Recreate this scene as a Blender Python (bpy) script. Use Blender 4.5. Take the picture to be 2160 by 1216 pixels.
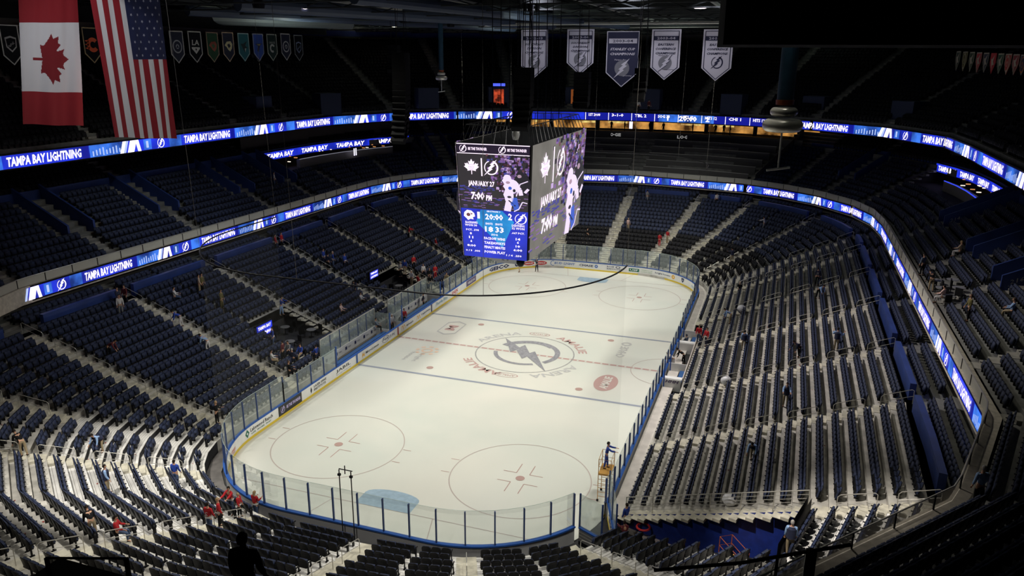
import bpy, math, random
import numpy as np
from mathutils import Matrix, Vector
random.seed(7); rng = np.random.default_rng(7)
PI = math.pi; SC = bpy.context.scene; COL = SC.collection
for o in list(bpy.data.objects): bpy.data.objects.remove(o)

# ------------------------------------------------------------------ camera, world, light, exposure
CAM = np.array([20.7578, -63.0651, 25.9829]); YAW, PITCH, ROLL, FPX = -0.336118, -0.288285, 0.005993, 1631.388
_cy, _sy, _cp, _sp, _cr, _sr = math.cos(YAW), math.sin(YAW), math.cos(PITCH), math.sin(PITCH), math.cos(ROLL), math.sin(ROLL)
CF = np.array([_sy*_cp, _cy*_cp, _sp]); _r = np.array([_cy, -_sy, 0.]); _u = np.cross(_r, CF)
CR = _cr*_r + _sr*_u; CU = -_sr*_r + _cr*_u
cam = bpy.data.objects.new('camera', bpy.data.cameras.new('camera')); COL.objects.link(cam)
m = Matrix.Identity(4)
for k in range(3): m[k][0], m[k][1], m[k][2], m[k][3] = CR[k], CU[k], -CF[k], CAM[k]
cam.matrix_world = m; cam.data.sensor_width = 36; cam.data.lens = 36*FPX/2160; cam.data.clip_end = 400; cam.data.clip_start = .3
SC.camera = cam
def ray(px, py): return CF + CR*(px-1080)/FPX + CU*(608-py)/FPX
def atz(px, py, z): d = ray(px, py); return CAM + d*(z-CAM[2])/d[2]
def atx(px, py, x): d = ray(px, py); return CAM + d*(x-CAM[0])/d[0]
def aty(px, py, y): d = ray(px, py); return CAM + d*(y-CAM[1])/d[1]

SC.view_settings.view_transform = 'Standard'; SC.view_settings.look = 'None'
SC.view_settings.exposure = 0.0; SC.view_settings.gamma = 1.0
w = bpy.data.worlds.new('world'); SC.world = w; w.use_nodes = True
w.node_tree.nodes['Background'].inputs[0].default_value = (.5, .6, .8, 1); w.node_tree.nodes['Background'].inputs[1].default_value = .0015
SC.cycles.use_denoising = True; SC.cycles.max_bounces = 5; SC.cycles.diffuse_bounces = 3; SC.cycles.glossy_bounces = 2
SC.cycles.transmission_bounces = 2; SC.cycles.transparent_max_bounces = 10; SC.cycles.caustics_reflective = False; SC.cycles.caustics_refractive = False
SC.cycles.use_light_tree = True; SC.cycles.sample_clamp_indirect = 3; SC.cycles.use_adaptive_sampling = True; SC.cycles.adaptive_threshold = .03
RINK_W, SEAT_W = 2300, 0
def spot(name, loc, target, watts, cone, col=(1, .97, .86), blend=.6, rad=.35):
    l = bpy.data.lights.new(name, 'SPOT'); l.energy = watts; l.color = col; l.spot_size = math.radians(cone); l.spot_blend = blend; l.shadow_soft_size = rad
    o = bpy.data.objects.new(name, l); COL.objects.link(o); o.location = loc
    o.rotation_euler = (Vector(target)-Vector(loc)).to_track_quat('-Z', 'Y').to_euler(); return o
LAMPS = []
for sx in (-1, 1):                                   # the floodlights over the ice
    for y in (-32, -20, -8, 4, 17, 30):
        LAMPS.append(((sx*20, y, 29.3), (sx*-3.0, y*.9, 0), 14200, 74))
for a in LAMPS: spot('rink_floodlight', a[0], a[1], a[2], a[3], blend=.85, rad=1.2)
# house lights on the stands
spot('house_light', (-6, -24, 29.4), (-14.5, -37, 2.5), 15000, 42, (1, .96, .88), .7)
spot('house_light', (-8, -47, 29.4), (-13.2, -33.5, 2.5), 30000, 27, (1, .96, .88), .7)
spot('house_light', (2, -22, 29.4), (2, -39, 2.5), 9000, 50, (1, .96, .88), .8)
spot('house_light', (6, -50, 29.4), (2, -32, 1), 9000, 72, (1, .96, .88), .8)
spot('house_light', (16, -22, 29.4), (24, -33, 5.5), 12000, 36, (1, .94, .86), .8)
spot('house_light', (15.5, -41, 29.4), (23.5, -30.5, 5.5), 30000, 26, (1, .94, .86), .6)
spot('house_light', (10, -4, 29.4), (24, -6, 4), 21000, 78, (1, .93, .9), .9)
spot('house_light', (-8, -4, 29.4), (-24, -6, 4), 5500, 80, (.8, .88, 1), .9)
spot('house_light', (0, 16, 29.4), (4, 40, 4), 14000, 56, (.95, .95, .9), .9)
spot('house_light', (24, -10, 29.4), (35, -18, 11), 3000, 70, (1, .95, .8), .9)
spot('house_light', (-22, -12, 29.4), (-36, -6, 11.5), 2200, 62, (.95, .95, .85), .9)
for x in (-1, 7, 14): spot('banner_flag_fill', (x, 3, 30.9), (x+1, 10, 25.8), 1000, 100, (.88, .88, 1), .8)  # added fill spots that brighten the championship banners
spot('banner_flag_fill', (-8, -33, 30.9), (-16, -28, 24.5), 1300, 80, (.92, .94, 1), .8)  # added fill spot that brightens the two hanging flags

for x, y in ((-34, 34), (-16, 44), (6, 36), (28, 34), (-30, 12), (-2, 12), (20, 12), (-6, 62), (24, 62)): spot('ceiling_fill_and_pool_light', (x, y, 27.2), (x, y, 31), 520, 165, (.85, 1, .9), .5, .4)  # added fill spots brightening the roof deck, in place of bounced light
for px, py in ((1035, 50), (750, 51), (832, 57), (440, 3), (660, 39)): _p = atz(px, py, 31.2); spot('ceiling_fill_and_pool_light', (_p[0], _p[1], 30.35), (_p[0], _p[1], 31.2), 95, 140, (1, .97, .75), .4, .2)

# ------------------------------------------------------------------ materials
MATS = {}
def M(name, col=(.5, .5, .5), rough=.6, metal=0., emit=0., noise=0., scale=3., alpha=1.):
    if name in MATS: return MATS[name]
    mt = bpy.data.materials.new(name); mt.use_nodes = True; nt = mt.node_tree; b = nt.nodes['Principled BSDF']
    c = (*col, 1)
    b.inputs['Base Color'].default_value = c; b.inputs['Roughness'].default_value = rough; b.inputs['Metallic'].default_value = metal
    if max(col) < .02 and not emit: b.inputs['Specular IOR Level'].default_value = .15
    if emit:
        b.inputs['Emission Color'].default_value = c; b.inputs['Emission Strength'].default_value = emit; b.inputs['Base Color'].default_value = (.01, .01, .012, 1)
    if noise:
        n = nt.nodes.new('ShaderNodeTexNoise'); n.inputs['Scale'].default_value = scale; n.inputs['Detail'].default_value = 4
        g = nt.nodes.new('ShaderNodeNewGeometry'); nt.links.new(g.outputs['Position'], n.inputs['Vector'])
        r = nt.nodes.new('ShaderNodeValToRGB'); r.color_ramp.elements[0].position = .35; r.color_ramp.elements[1].position = .65
        r.color_ramp.elements[0].color = tuple(x*(1-noise) for x in col)+(1,); r.color_ramp.elements[1].color = tuple(min(1, x*(1+noise)) for x in col)+(1,)
        nt.links.new(n.outputs['Fac'], r.inputs['Fac']); nt.links.new(r.outputs['Color'], b.inputs['Emission Color' if emit else 'Base Color'])
    if alpha < 1:
        tr = nt.nodes.new('ShaderNodeBsdfTransparent'); mx = nt.nodes.new('ShaderNodeMixShader'); mx.inputs[0].default_value = alpha
        out = nt.nodes['Material Output']; nt.links.new(tr.outputs[0], mx.inputs[1]); nt.links.new(b.outputs[0], mx.inputs[2]); nt.links.new(mx.outputs[0], out.inputs[0])
    MATS[name] = mt; return mt
def glass_mat():
    mt = bpy.data.materials.new('plexiglass'); mt.use_nodes = True; nt = mt.node_tree; b = nt.nodes['Principled BSDF']
    b.inputs['Base Color'].default_value = (.62, .7, .68, 1); b.inputs['Roughness'].default_value = .35
    tr = nt.nodes.new('ShaderNodeBsdfTransparent'); tr.inputs[0].default_value = (.93, .96, .95, 1)
    gl = nt.nodes.new('ShaderNodeBsdfGlossy'); gl.inputs['Roughness'].default_value = .04
    fr0 = nt.nodes.new('ShaderNodeFresnel'); fr0.inputs[0].default_value = 1.3; fr = nt.nodes.new('ShaderNodeMath'); fr.operation = 'MULTIPLY'; fr.inputs[1].default_value = .3; nt.links.new(fr0.outputs[0], fr.inputs[0])
    n = nt.nodes.new('ShaderNodeTexNoise'); n.inputs['Scale'].default_value = 1.3; n.inputs['Detail'].default_value = 3
    mr = nt.nodes.new('ShaderNodeMapRange'); mr.inputs[3].default_value = .1; mr.inputs[4].default_value = .34
    nt.links.new(n.outputs['Fac'], mr.inputs[0])
    m1 = nt.nodes.new('ShaderNodeMixShader'); nt.links.new(mr.outputs[0], m1.inputs[0]); nt.links.new(tr.outputs[0], m1.inputs[1]); nt.links.new(b.outputs[0], m1.inputs[2])
    m2 = nt.nodes.new('ShaderNodeMixShader'); nt.links.new(fr.outputs[0], m2.inputs[0]); nt.links.new(m1.outputs[0], m2.inputs[1]); nt.links.new(gl.outputs[0], m2.inputs[2])
    nt.links.new(m2.outputs[0], nt.nodes['Material Output'].inputs[0]); return mt
def plank_mat(name, col, dark, step, width=.12):
    # ribbed aluminium planks: dark grooves run along the tread; uses the radial UV stored per face
    mt = bpy.data.materials.new(name); mt.use_nodes = True; nt = mt.node_tree; b = nt.nodes['Principled BSDF']; b.inputs['Roughness'].default_value = .45
    uv = nt.nodes.new('ShaderNodeUVMap'); sp = nt.nodes.new('ShaderNodeSeparateXYZ'); nt.links.new(uv.outputs[0], sp.inputs[0])
    mu = nt.nodes.new('ShaderNodeMath'); mu.operation = 'MULTIPLY'; mu.inputs[1].default_value = step; nt.links.new(sp.outputs[1], mu.inputs[0])
    fr = nt.nodes.new('ShaderNodeMath'); fr.operation = 'FRACT'; nt.links.new(mu.outputs[0], fr.inputs[0])
    lt = nt.nodes.new('ShaderNodeMath'); lt.operation = 'LESS_THAN'; lt.inputs[1].default_value = width; nt.links.new(fr.outputs[0], lt.inputs[0])
    n = nt.nodes.new('ShaderNodeTexNoise'); n.inputs['Scale'].default_value = .9; n.inputs['Detail'].default_value = 5
    g = nt.nodes.new('ShaderNodeNewGeometry'); nt.links.new(g.outputs['Position'], n.inputs['Vector'])
    r = nt.nodes.new('ShaderNodeValToRGB'); r.color_ramp.elements[0].position = .3; r.color_ramp.elements[1].position = .6
    r.color_ramp.elements[0].color = tuple(x*.72 for x in col)+(1,); r.color_ramp.elements[1].color = (*col, 1); nt.links.new(n.outputs['Fac'], r.inputs['Fac'])
    mx = nt.nodes.new('ShaderNodeMix'); mx.data_type = 'RGBA'; nt.links.new(lt.outputs[0], mx.inputs[0]); nt.links.new(r.outputs['Color'], mx.inputs[6]); mx.inputs[7].default_value = (*dark, 1)
    nt.links.new(mx.outputs[2], b.inputs['Base Color']); return mt
GLASS = glass_mat()
ALU = plank_mat('aluminium_planks', (.8, .78, .75), (.25, .24, .22), 5.0)
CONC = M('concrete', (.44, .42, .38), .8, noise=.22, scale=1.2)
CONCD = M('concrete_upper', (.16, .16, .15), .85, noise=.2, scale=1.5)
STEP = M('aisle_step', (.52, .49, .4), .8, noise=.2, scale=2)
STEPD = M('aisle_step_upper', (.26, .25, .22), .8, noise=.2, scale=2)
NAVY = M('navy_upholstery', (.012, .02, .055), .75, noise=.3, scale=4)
SHELL = M('black_seat_plastic', (.008, .008, .009), .42)
BLUEW = M('blue_wall', (.012, .035, .17), .6, noise=.15, scale=.8)
DARKW = M('dark_wall', (.016, .016, .02), .8)
RAILM = M('galvanised_rail', (.55, .53, .48), .35, .6)
BLACK = M('black_metal', (.008, .008, .01), .5)
CAPB = M('blue_cap', (.02, .09, .36), .45)
POSTM = M('blue_post', (.012, .04, .16), .4)
BOARDW = M('board_white', (.74, .74, .72), .45, noise=.04, scale=2)
YEL = M('kick_yellow', (.68, .5, .04), .5)
WHITE = M('white_paint', (.8, .8, .8), .6)
LW = M('led_white', (1, .9, 1), emit=1.6)
LPALE = M('led_pale', (.5, .62, 1), emit=1.0)
LBLUE = M('led_blue', (.012, .03, .62), emit=1.0, noise=.5, scale=.35)
LSKY = M('led_sky', (.03, .13, .95), emit=1.0, noise=.8, scale=.5)
LDEEP = M('led_deep', (.004, .008, .3), emit=1.0)
NAVYP = M('navy_print', (.012, .02, .09), .6)
REDP = M('red_print', (.5, .02, .03), .6)

# ------------------------------------------------------------------ mesh helpers
TT = lambda a, b, n=60: [a+(b-a)*k/n for k in range(n+1)]
class MB:
    def __init__(s): s.v, s.f, s.m, s.uv = [], [], [], None
    def add(s, vs, fs, mi=0):
        k = len(s.v); s.v.extend([tuple(map(float, p)) for p in vs]); s.f.extend([tuple(i+k for i in f) for f in fs]); s.m.extend([mi]*len(fs)); return s
    def obox(s, c, ax, ay, az, mi=0):
        c, ax, ay, az = map(np.array, (c, ax, ay, az)); vs = [c+i*ax+j*ay+k*az for i in (-1, 1) for j in (-1, 1) for k in (-1, 1)]
        return s.add(vs, [(0, 1, 3, 2), (4, 6, 7, 5), (0, 4, 5, 1), (2, 3, 7, 6), (0, 2, 6, 4), (1, 5, 7, 3)], mi)
    def box(s, c, sz, rz=0, mi=0):
        a, b = math.cos(rz), math.sin(rz); return s.obox(c, (a*sz[0]/2, b*sz[0]/2, 0), (-b*sz[1]/2, a*sz[1]/2, 0), (0, 0, sz[2]/2), mi)
    def tube(s, pts, r, n=6, mi=0, closed=False):
        P = [np.array(p, float) for p in pts]; L = len(P); rings = []; rr = r if hasattr(r, '__len__') else [r]*L
        prev = None
        for i, p in enumerate(P):
            a = P[i-1] if i > 0 else (P[-1] if closed else P[0]); b = P[i+1] if i < L-1 else (P[0] if closed else P[-1])
            t = b-a; t = t/(np.linalg.norm(t)+1e-9)
            if prev is None: x = np.cross(t, (0, 0, 1) if abs(t[2]) < .9 else (1, 0, 0))
            else: x = prev-t*(prev@t)
            x = x/(np.linalg.norm(x)+1e-9); prev = x; y = np.cross(t, x)
            rings.append([p+rr[i]*(math.cos(2*PI*k/n)*x+math.sin(2*PI*k/n)*y) for k in range(n)])
        vs = [q for rg in rings for q in rg]; fs = []
        for i in range(L if closed else L-1):
            j = (i+1) % L
            fs += [(i*n+k, i*n+(k+1) % n, j*n+(k+1) % n, j*n+k) for k in range(n)]
        if not closed: fs += [tuple(range(n-1, -1, -1)), tuple((L-1)*n+k for k in range(n))]
        return s.add(vs, fs, mi)
    def lathe(s, c, prof, n=24, mi=0):
        vs = [(c[0]+r*math.cos(2*PI*k/n), c[1]+r*math.sin(2*PI*k/n), c[2]+z) for r, z in prof for k in range(n)]
        return s.add(vs, [(i*n+k, i*n+(k+1) % n, (i+1)*n+(k+1) % n, (i+1)*n+k) for i in range(len(prof)-1) for k in range(n)], mi)
    def strip(s, A, B, mi=0, closed=False):
        n = len(A); fs = [(i, (i+1) % n, n+(i+1) % n, n+i) for i in range(n if closed else n-1)]; return s.add(list(A)+list(B), fs, mi)
    def build(s, name, mat, parent=None, smooth=False, **tags):
        me = bpy.data.meshes.new(name); me.from_pydata(s.v, [], s.f); mats = mat if isinstance(mat, (list, tuple)) else [mat]
        for q in mats: me.materials.append(q)
        if len(mats) > 1: me.polygons.foreach_set('material_index', s.m)
        if s.uv is not None:
            u = me.uv_layers.new(name='UVMap'); u.data.foreach_set('uv', np.array(s.uv, np.float32).ravel())
        if smooth: me.polygons.foreach_set('use_smooth', [True]*len(me.polygons))
        me.update(); o = bpy.data.objects.new(name, me); COL.objects.link(o)
        if parent: o.parent = parent; o.matrix_parent_inverse = Matrix.Translation(-Vector(parent.location)) if parent.type == 'EMPTY' else Matrix.Identity(4)
        tag(o, **tags); return o
def tag(o, label=None, cat=None, group=None, kind=None):
    if label: o['label'] = label
    if cat: o['category'] = cat
    if group: o['group'] = group
    if kind: o['kind'] = kind
    return o
def thing(name, loc, label, cat, group=None):
    e = bpy.data.objects.new(name, None); COL.objects.link(e); e.location = tuple(map(float, loc)); e.empty_display_size = .2
    return tag(e, label, cat, group)

_tc = {}
def text2d(s, shear=0., bold=0.):
    key = (s, shear, bold)
    if key not in _tc:
        c = bpy.data.curves.new('t', 'FONT'); c.body = s; c.size = 1; c.shear = shear; c.offset = bold; c.resolution_u = 1; c.fill_mode = 'FRONT'
        o = bpy.data.objects.new('t', c); COL.objects.link(o); bpy.context.view_layer.update()
        me = bpy.data.meshes.new_from_object(o.evaluated_get(bpy.context.evaluated_depsgraph_get()))
        v = np.array([p.co[:2] for p in me.vertices]); f = [tuple(p.vertices) for p in me.polygons]
        bpy.data.objects.remove(o); bpy.data.curves.remove(c); bpy.data.meshes.remove(me)
        v = v-v.min(0) if len(v) else np.zeros((0, 2)); _tc[key] = (v, f)
    return _tc[key]
def put_text(mb, s, fn, x, y, h, width=None, shear=0., bold=0., mi=0, center=False):
    """letters mapped through fn(u, v) -> point; h is the height of the letters"""
    v, f = text2d(s, shear, bold)
    if not len(v): return 0
    sy = h/v[:, 1].max(); sx = sy if width is None else width/v[:, 0].max(); W = v[:, 0].max()*sx
    x0 = x-W/2 if center else x
    mb.add([fn(x0+p[0]*sx, y+p[1]*sy) for p in v], f, mi); return W
def put_poly(mb, poly, fn, x, y, s, mi=0, rot=0.):
    c, n = math.cos(rot), math.sin(rot)
    mb.add([fn(x+s*(p[0]*c-p[1]*n), y+s*(p[0]*n+p[1]*c)) for p in poly], [tuple(range(len(poly)))], mi)
def put_ring(mb, fn, x, y, r0, r1, a0=0, a1=360, n=28, mi=0, ecc=1.):
    A = [fn(x+r0*math.cos(math.radians(a0+(a1-a0)*k/n)), y+ecc*r0*math.sin(math.radians(a0+(a1-a0)*k/n))) for k in range(n+1)]
    B = [fn(x+r1*math.cos(math.radians(a0+(a1-a0)*k/n)), y+ecc*r1*math.sin(math.radians(a0+(a1-a0)*k/n))) for k in range(n+1)]
    mb.strip(A, B, mi)
BOLT = [(.88, 1.12), (-.12, .42), (.12, .34), (-.42, -.12), (-.2, -.18), (-.98, -1.15), (.28, -.2), (.08, -.12), (.62, .3), (.36, .36)]
def put_logo(mb, fn, x, y, s, mi=0, rot=0., what='both'):
    for (a, b, r0, r1) in ((75, -35, .78, 1.0), (-35, -122, .84, 1.0), (-142, -250, .86, .98)) if what != 'bolt' else ():
        c, n = math.cos(rot), math.sin(rot)
        f2 = lambda u, v: fn(x+s*(u*c-v*n), y+s*(u*n+v*c))
        put_ring(mb, f2, .08, -.02, r0, r1, a, b, 14, mi)
    if what != 'ring': put_poly(mb, BOLT, fn, x, y, s, mi, rot)
MAPLE = [(0, 1.0), (.16, .69), (.22, .67), (.38, .76), (.29, .36), (.34, .33), (.53, .54), (.59, .41), (.84, .46), (.75, .2), (.79, .14), (.94, .08), (.49, -.28), (.53, -.45), (.045, -.36), (.045, -.85)]
MAPLE = MAPLE+[(-x, y) for x, y in MAPLE[::-1][:-1]]

# ------------------------------------------------------------------ the bowl: concentric rings, T runs 0..8 counter-clockwise from the middle of the right side
def ring(a, b, y0, n, T):
    T = T % 8; q = int(T//2); k = T-2*q
    if q in (1, 3): k = 2-k
    if n == 2.201 and q in (2, 3): n = 1.7
    if k <= 1: x, y = a, k*y0
    else:
        ph = (k-1)*PI/2; x = a*max(math.cos(ph), 0)**(2/n); y = y0+(b-y0)*max(math.sin(ph), 0)**(2/n)
    if q in (1, 2): x = -x
    if q in (2, 3): y = -y
    return np.array((x, y))
def P_low(i): f = i/18; return (14.05+.82*i, 31.7+.945*i, 22+1.7*f, 2.5-.3*f, .9+.34*i)
def P_box(i): return (29.45+.8*i, 49.1+.8*i, 23.7, 2.2, 7.1+.22*i)
def P_mid(i): return (31.75+.85*i, 51.3+1.05*i, 23.7, 2.201, 9.7+.42*i)
def P_upm(i): return (40.9+.85*i, 62.4+.9*i, 23.7, 2.1, 14.3+.4*i)
def P_top(i): return (37.2+.86*i, 51.9+1.0*i, 23.7, 2.05, 18.9+.44*i)
def ringpt(P, i, T, dz=0): p = P(i); q = ring(*p[:4], T); return np.array((q[0], q[1], p[4]+dz))
def row_of(P, x, y, hi):
    nn = lambda i: 1.7 if P(i)[3] == 2.201 and y < 0 else P(i)[3]
    g = lambda i: (abs(x)/P(i)[0])**nn(i)+(max(abs(y)-P(i)[2], 0)/(P(i)[1]-P(i)[2]))**nn(i)-1
    lo, h = -2., hi+2.
    for _ in range(30):
        mid = (lo+h)/2
        if g(mid) > 0: lo = mid
        else: h = mid
    return lo
def hit(px, py, P=P_low, n=18):
    """point of a stand seen at a pixel of the photograph"""
    best = None
    for i in range(n):
        X = atz(px, py, P(i)[4]); r = row_of(P, X[0], X[1], n); d = abs(r-(i+.5))
        if best is None or d < best[0]: best = (d, X, i)
    return best[1]
A_LOW = [.12, .52, .93, 1.1, 1.36, 1.63, 1.8, 2.0, 2.2, 2.37, 2.64, 2.82, 3.02, 3.43, 3.83, 4.26, 4.69, 5.04, 5.24, 5.43, 5.82, 6.05, 6.28, 6.6, 6.9, 7.29, 7.68]
B_LOW = sorted(A_LOW+[4.5, 3.7, 5.14, 5.34, 5.62, 5.93, 6.16, 6.44, 6.75, 1.23, 1.5, 2.5])
def gap(tier, i, T):            # places with no stand
    T = T % 8
    if tier == 'low':
        if 4.26 < T < 4.5 and 3 <= i <= 8: return True
        if 3.43 < T < 3.7 and 2 <= i <= 6: return True
        if 6.75 < T < 6.9 and i < 12: return True
        if 6.6 < T < 6.75 and i < 1: return True
        if 2.50 < T < 2.64 and i < 11: return True
        if i < 1 and (3.43 < T < 4.5): return True
        if i < 1 and (T < .45 or T > 7.78): return True
    if tier == 'mid' and i > 5 and (2.62 < T < 3.27 or 1.25 > T > .84): return True
    if tier == 'upm' and 1.68 < T < 2.32: return True
    return False
STEPX = 10

def tier(name, P, n, Bs, tiername, mats, matfn, wrap=True, front=1.0):
    mb = MB(); mb.uv = []
    pairs = list(zip(Bs, Bs[1:]+[Bs[0]+8])) if wrap else list(zip(Bs, Bs[1:]))
    for i in range(n):
        zi = P(i)[4]; zp = P(i-1)[4] if i else zi-front
        for Ta, Tb in pairs:
            tm = (Ta+Tb)/2
            if gap(tiername, i, tm): continue
            a0, b0, a1, b1 = ringpt(P, i, Ta), ringpt(P, i, Tb), ringpt(P, i+1, Ta), ringpt(P, i+1, Tb)
            for p in (a1, b1): p[2] = zi
            mi = matfn(i, tm % 8); L = np.linalg.norm(b0-a0)
            mb.add([a0, b0, b1, a1], [(0, 3, 2, 1)], mi); mb.uv += [(0, 0), (0, 1), (L, 1), (L, 0)]
            low = zp if not (i and gap(tiername, i-1, tm)) else zi-front
            r0, r1 = a0.copy(), b0.copy(); r0[2] = r1[2] = low
            mb.add([r0, r1, b0, a0], [(0, 3, 2, 1)], 2 if matfn(i, tm % 8) == 1 else mi); mb.uv += [(0, .5)]*4
    return mb.build(name, mats, kind='structure')
def ring_wall(P, i, z0, z1, Ts, th=.12, mb=None, mi=0, out=0.):
    """a wall that follows a ring; th is its thickness, outwards"""
    mb = mb or MB()
    I = []; O = []
    for T in Ts:
        p = P(i); a = ring(p[0]+out, p[1]+out, p[2], p[3], T); b = ring(p[0]+out+th, p[1]+out+th, p[2], p[3], T); I.append(a); O.append(b)
    L = lambda R, z: [(q[0], q[1], z) for q in R]
    mb.strip(L(I, z0), L(I, z1), mi); mb.strip(L(I, z1), L(O, z1), mi); mb.strip(L(O, z1), L(O, z0), mi); mb.strip(L(O, z0), L(I, z0), mi)
    for e in (0, -1): mb.add([(*I[e], z0), (*I[e], z1), (*O[e], z1), (*O[e], z0)], [(0, 1, 2, 3)], mi)
    return mb
lowmat = lambda i, T: 1 if (5.14 < T < 6.75 and i < 9) or (6.6 < T < 6.9 and 11 < i < 17) else 0
tier('floor_lower_stand', P_low, 18, B_LOW, 'low', [CONC, ALU, DARKW], lowmat)
A_MID = [.2, .74, 1.25, 1.42, 1.56, 1.68, 2.0, 2.32, 2.44, 2.56, 2.8, 3.03, 3.33, 3.67, 4.17, 4.6, 5.0, 7.0, 7.3, 7.82]
VOM = [3.33, 3.67, 4.17, 4.6, 2.56, 1.42, .2, .74, 7.82, 7.3]
B_MID = sorted(A_MID+[.84, 1.0, 1.12, 5.25, 5.5, 5.75, 6.0, 6.25, 6.5, 6.75, 2.62, 2.7, 2.92])
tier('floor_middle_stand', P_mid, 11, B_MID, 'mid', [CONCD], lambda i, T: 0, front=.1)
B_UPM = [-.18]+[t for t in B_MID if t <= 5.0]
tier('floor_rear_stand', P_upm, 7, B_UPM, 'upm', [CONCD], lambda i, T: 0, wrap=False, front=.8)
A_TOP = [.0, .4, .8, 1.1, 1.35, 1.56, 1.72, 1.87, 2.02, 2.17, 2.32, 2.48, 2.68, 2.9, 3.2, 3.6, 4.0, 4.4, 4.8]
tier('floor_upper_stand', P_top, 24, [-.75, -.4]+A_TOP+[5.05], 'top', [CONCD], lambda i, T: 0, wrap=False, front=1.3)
tier('floor_club_boxes', P_box, 4, B_LOW, 'box', [CONCD], lambda i, T: 0, front=.2)

def apron(name, Ts, z, mat):
    mb = MB(); A = [RP_(T) for T in Ts]; B = [ringpt(P_low, 0, T)[:2] for T in Ts]
    mb.strip([(*a, z) for a in A], [(*b, z) for b in B]); mb.strip([(*a, 0) for a in A], [(*a, z) for a in A]); return mb.build(name, mat, kind='structure')
RP_ = lambda T: ring(13.2, 30.75, 22, 2.5, T)
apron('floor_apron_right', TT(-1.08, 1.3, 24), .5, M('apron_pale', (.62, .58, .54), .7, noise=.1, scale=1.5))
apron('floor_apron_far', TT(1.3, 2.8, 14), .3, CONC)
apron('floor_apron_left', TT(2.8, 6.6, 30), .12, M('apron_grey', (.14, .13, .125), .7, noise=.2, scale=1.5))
# floor, back walls, ceiling
g = MB(); g.add([(-80, -80, -.02), (80, -80, -.02), (80, 100, -.02), (-80, 100, -.02)], [(0, 1, 2, 3)]); g.build('floor', M('arena_floor', (.03, .03, .032), .7, noise=.2), kind='structure')
ring_wall(P_box, 4, 6.8, 9.3, TT(0, 7.999, 96), .2).build('wall_box_back', M('warm_corridor_wall', (.12, .065, .035), .8), kind='structure')
ring_wall(P_upm, 7, 15, 19.2, TT(-.4, 5.2, 90), .2).build('wall_middle_back', DARKW, kind='structure')
ring_wall(P_top, 24, 28.5, 31.2, TT(-1, 5.2, 90), .3).build('wall_upper_back', M('upper_wall', (.3, .28, .23), .8), kind='structure')
ring_wall(P_top, 23.9, 29.3, 30.2, TT(2.15, 2.75, 6), .05).build('wall_upper_blue_band', M('upper_blue', (.03, .05, .25), .7), kind='structure')
# slab under the upper deck and under the middle deck
def slab(P, i, P2, j, z, Ts, name, mat):
    mb = MB(); A = [(*ring(*P(i)[:4], T), z) for T in Ts]; B = [(*ring(*P2(j)[:4], T), z) for T in Ts]; mb.strip(A, B)
    mb.strip([(x, y, z+.3) for x, y, _ in A], [(x, y, z+.3) for x, y, _ in B]); return mb.build(name, mat, kind='structure')
slab(P_top, -.5, P_upm, 8, 17.3, TT(-.75, 5.05, 80), 'ceiling_middle_deck', DARKW)
slab(P_mid, -.9, P_box, 5, 8.75+.6, TT(0, 7.999, 96), 'ceiling_club_boxes', DARKW)

# blue parapets
for k, (Ta, Tb) in enumerate([(a+.035, b-.035) for a, b in zip(A_LOW, A_LOW[1:]+[A_LOW[0]+8]) if b-a > .1]):
    if 6.0 < (Ta+Tb)/2 < 6.6: continue
    ring_wall(P_low, 18.2, 6.9, 7.95, [x for x in TT(Ta, Tb, 3)], .35).build('wall_club_parapet', BLUEW, kind='structure')
ring_wall(P_mid, 10.6, 13.4, 14.75, [B_MID[0]-.2]+[t for t in B_MID if t < 1.6]+[1.62], .18).build('wall_blue_parapet_right', BLUEW, kind='structure')
ring_wall(P_mid, 10.6, 13.4, 14.75, [2.38]+[t for t in B_MID if 2.4 < t < 5.1], .18).build('wall_blue_parapet_left', BLUEW, kind='structure')
ring_wall(P_mid, 10.6, 13.4, 14.75, [7.0, 7.4, 7.8], .18).build('wall_blue_parapet_near', BLUEW, kind='structure')

# wrap-around fascia with LED ribbons
class Path:
    """arc-length walk along a ring, clockwise seen from above (reading direction), facing inwards"""
    def __init__(s, pts):
        s.p = np.array(pts, float); s.c = np.r_[0, np.hypot(*np.diff(s.p, axis=0).T).cumsum()]; s.L = s.c[-1]
    def __call__(s, d, off=0.):
        x, y = np.interp(d, s.c, s.p[:, 0]), np.interp(d, s.c, s.p[:, 1]); e = .05
        tx, ty = np.interp(d+e, s.c, s.p[:, 0])-np.interp(d-e, s.c, s.p[:, 0]), np.interp(d+e, s.c, s.p[:, 1])-np.interp(d-e, s.c, s.p[:, 1])
        n = math.hypot(tx, ty)+1e-9; return x+off*ty/n, y-off*tx/n      # +off = inwards (to the right when walking clockwise)
    def near(s, x, y): return float(s.c[np.argmin(np.hypot(s.p[:, 0]-x, s.p[:, 1]-y))])
def dens(pts, n=12):
    o = []
    for a, b in zip(pts, pts[1:]): o += [tuple(np.array(a)+(np.array(b)-np.array(a))*k/n) for k in range(n)]
    return o+[tuple(pts[-1])]
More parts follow.
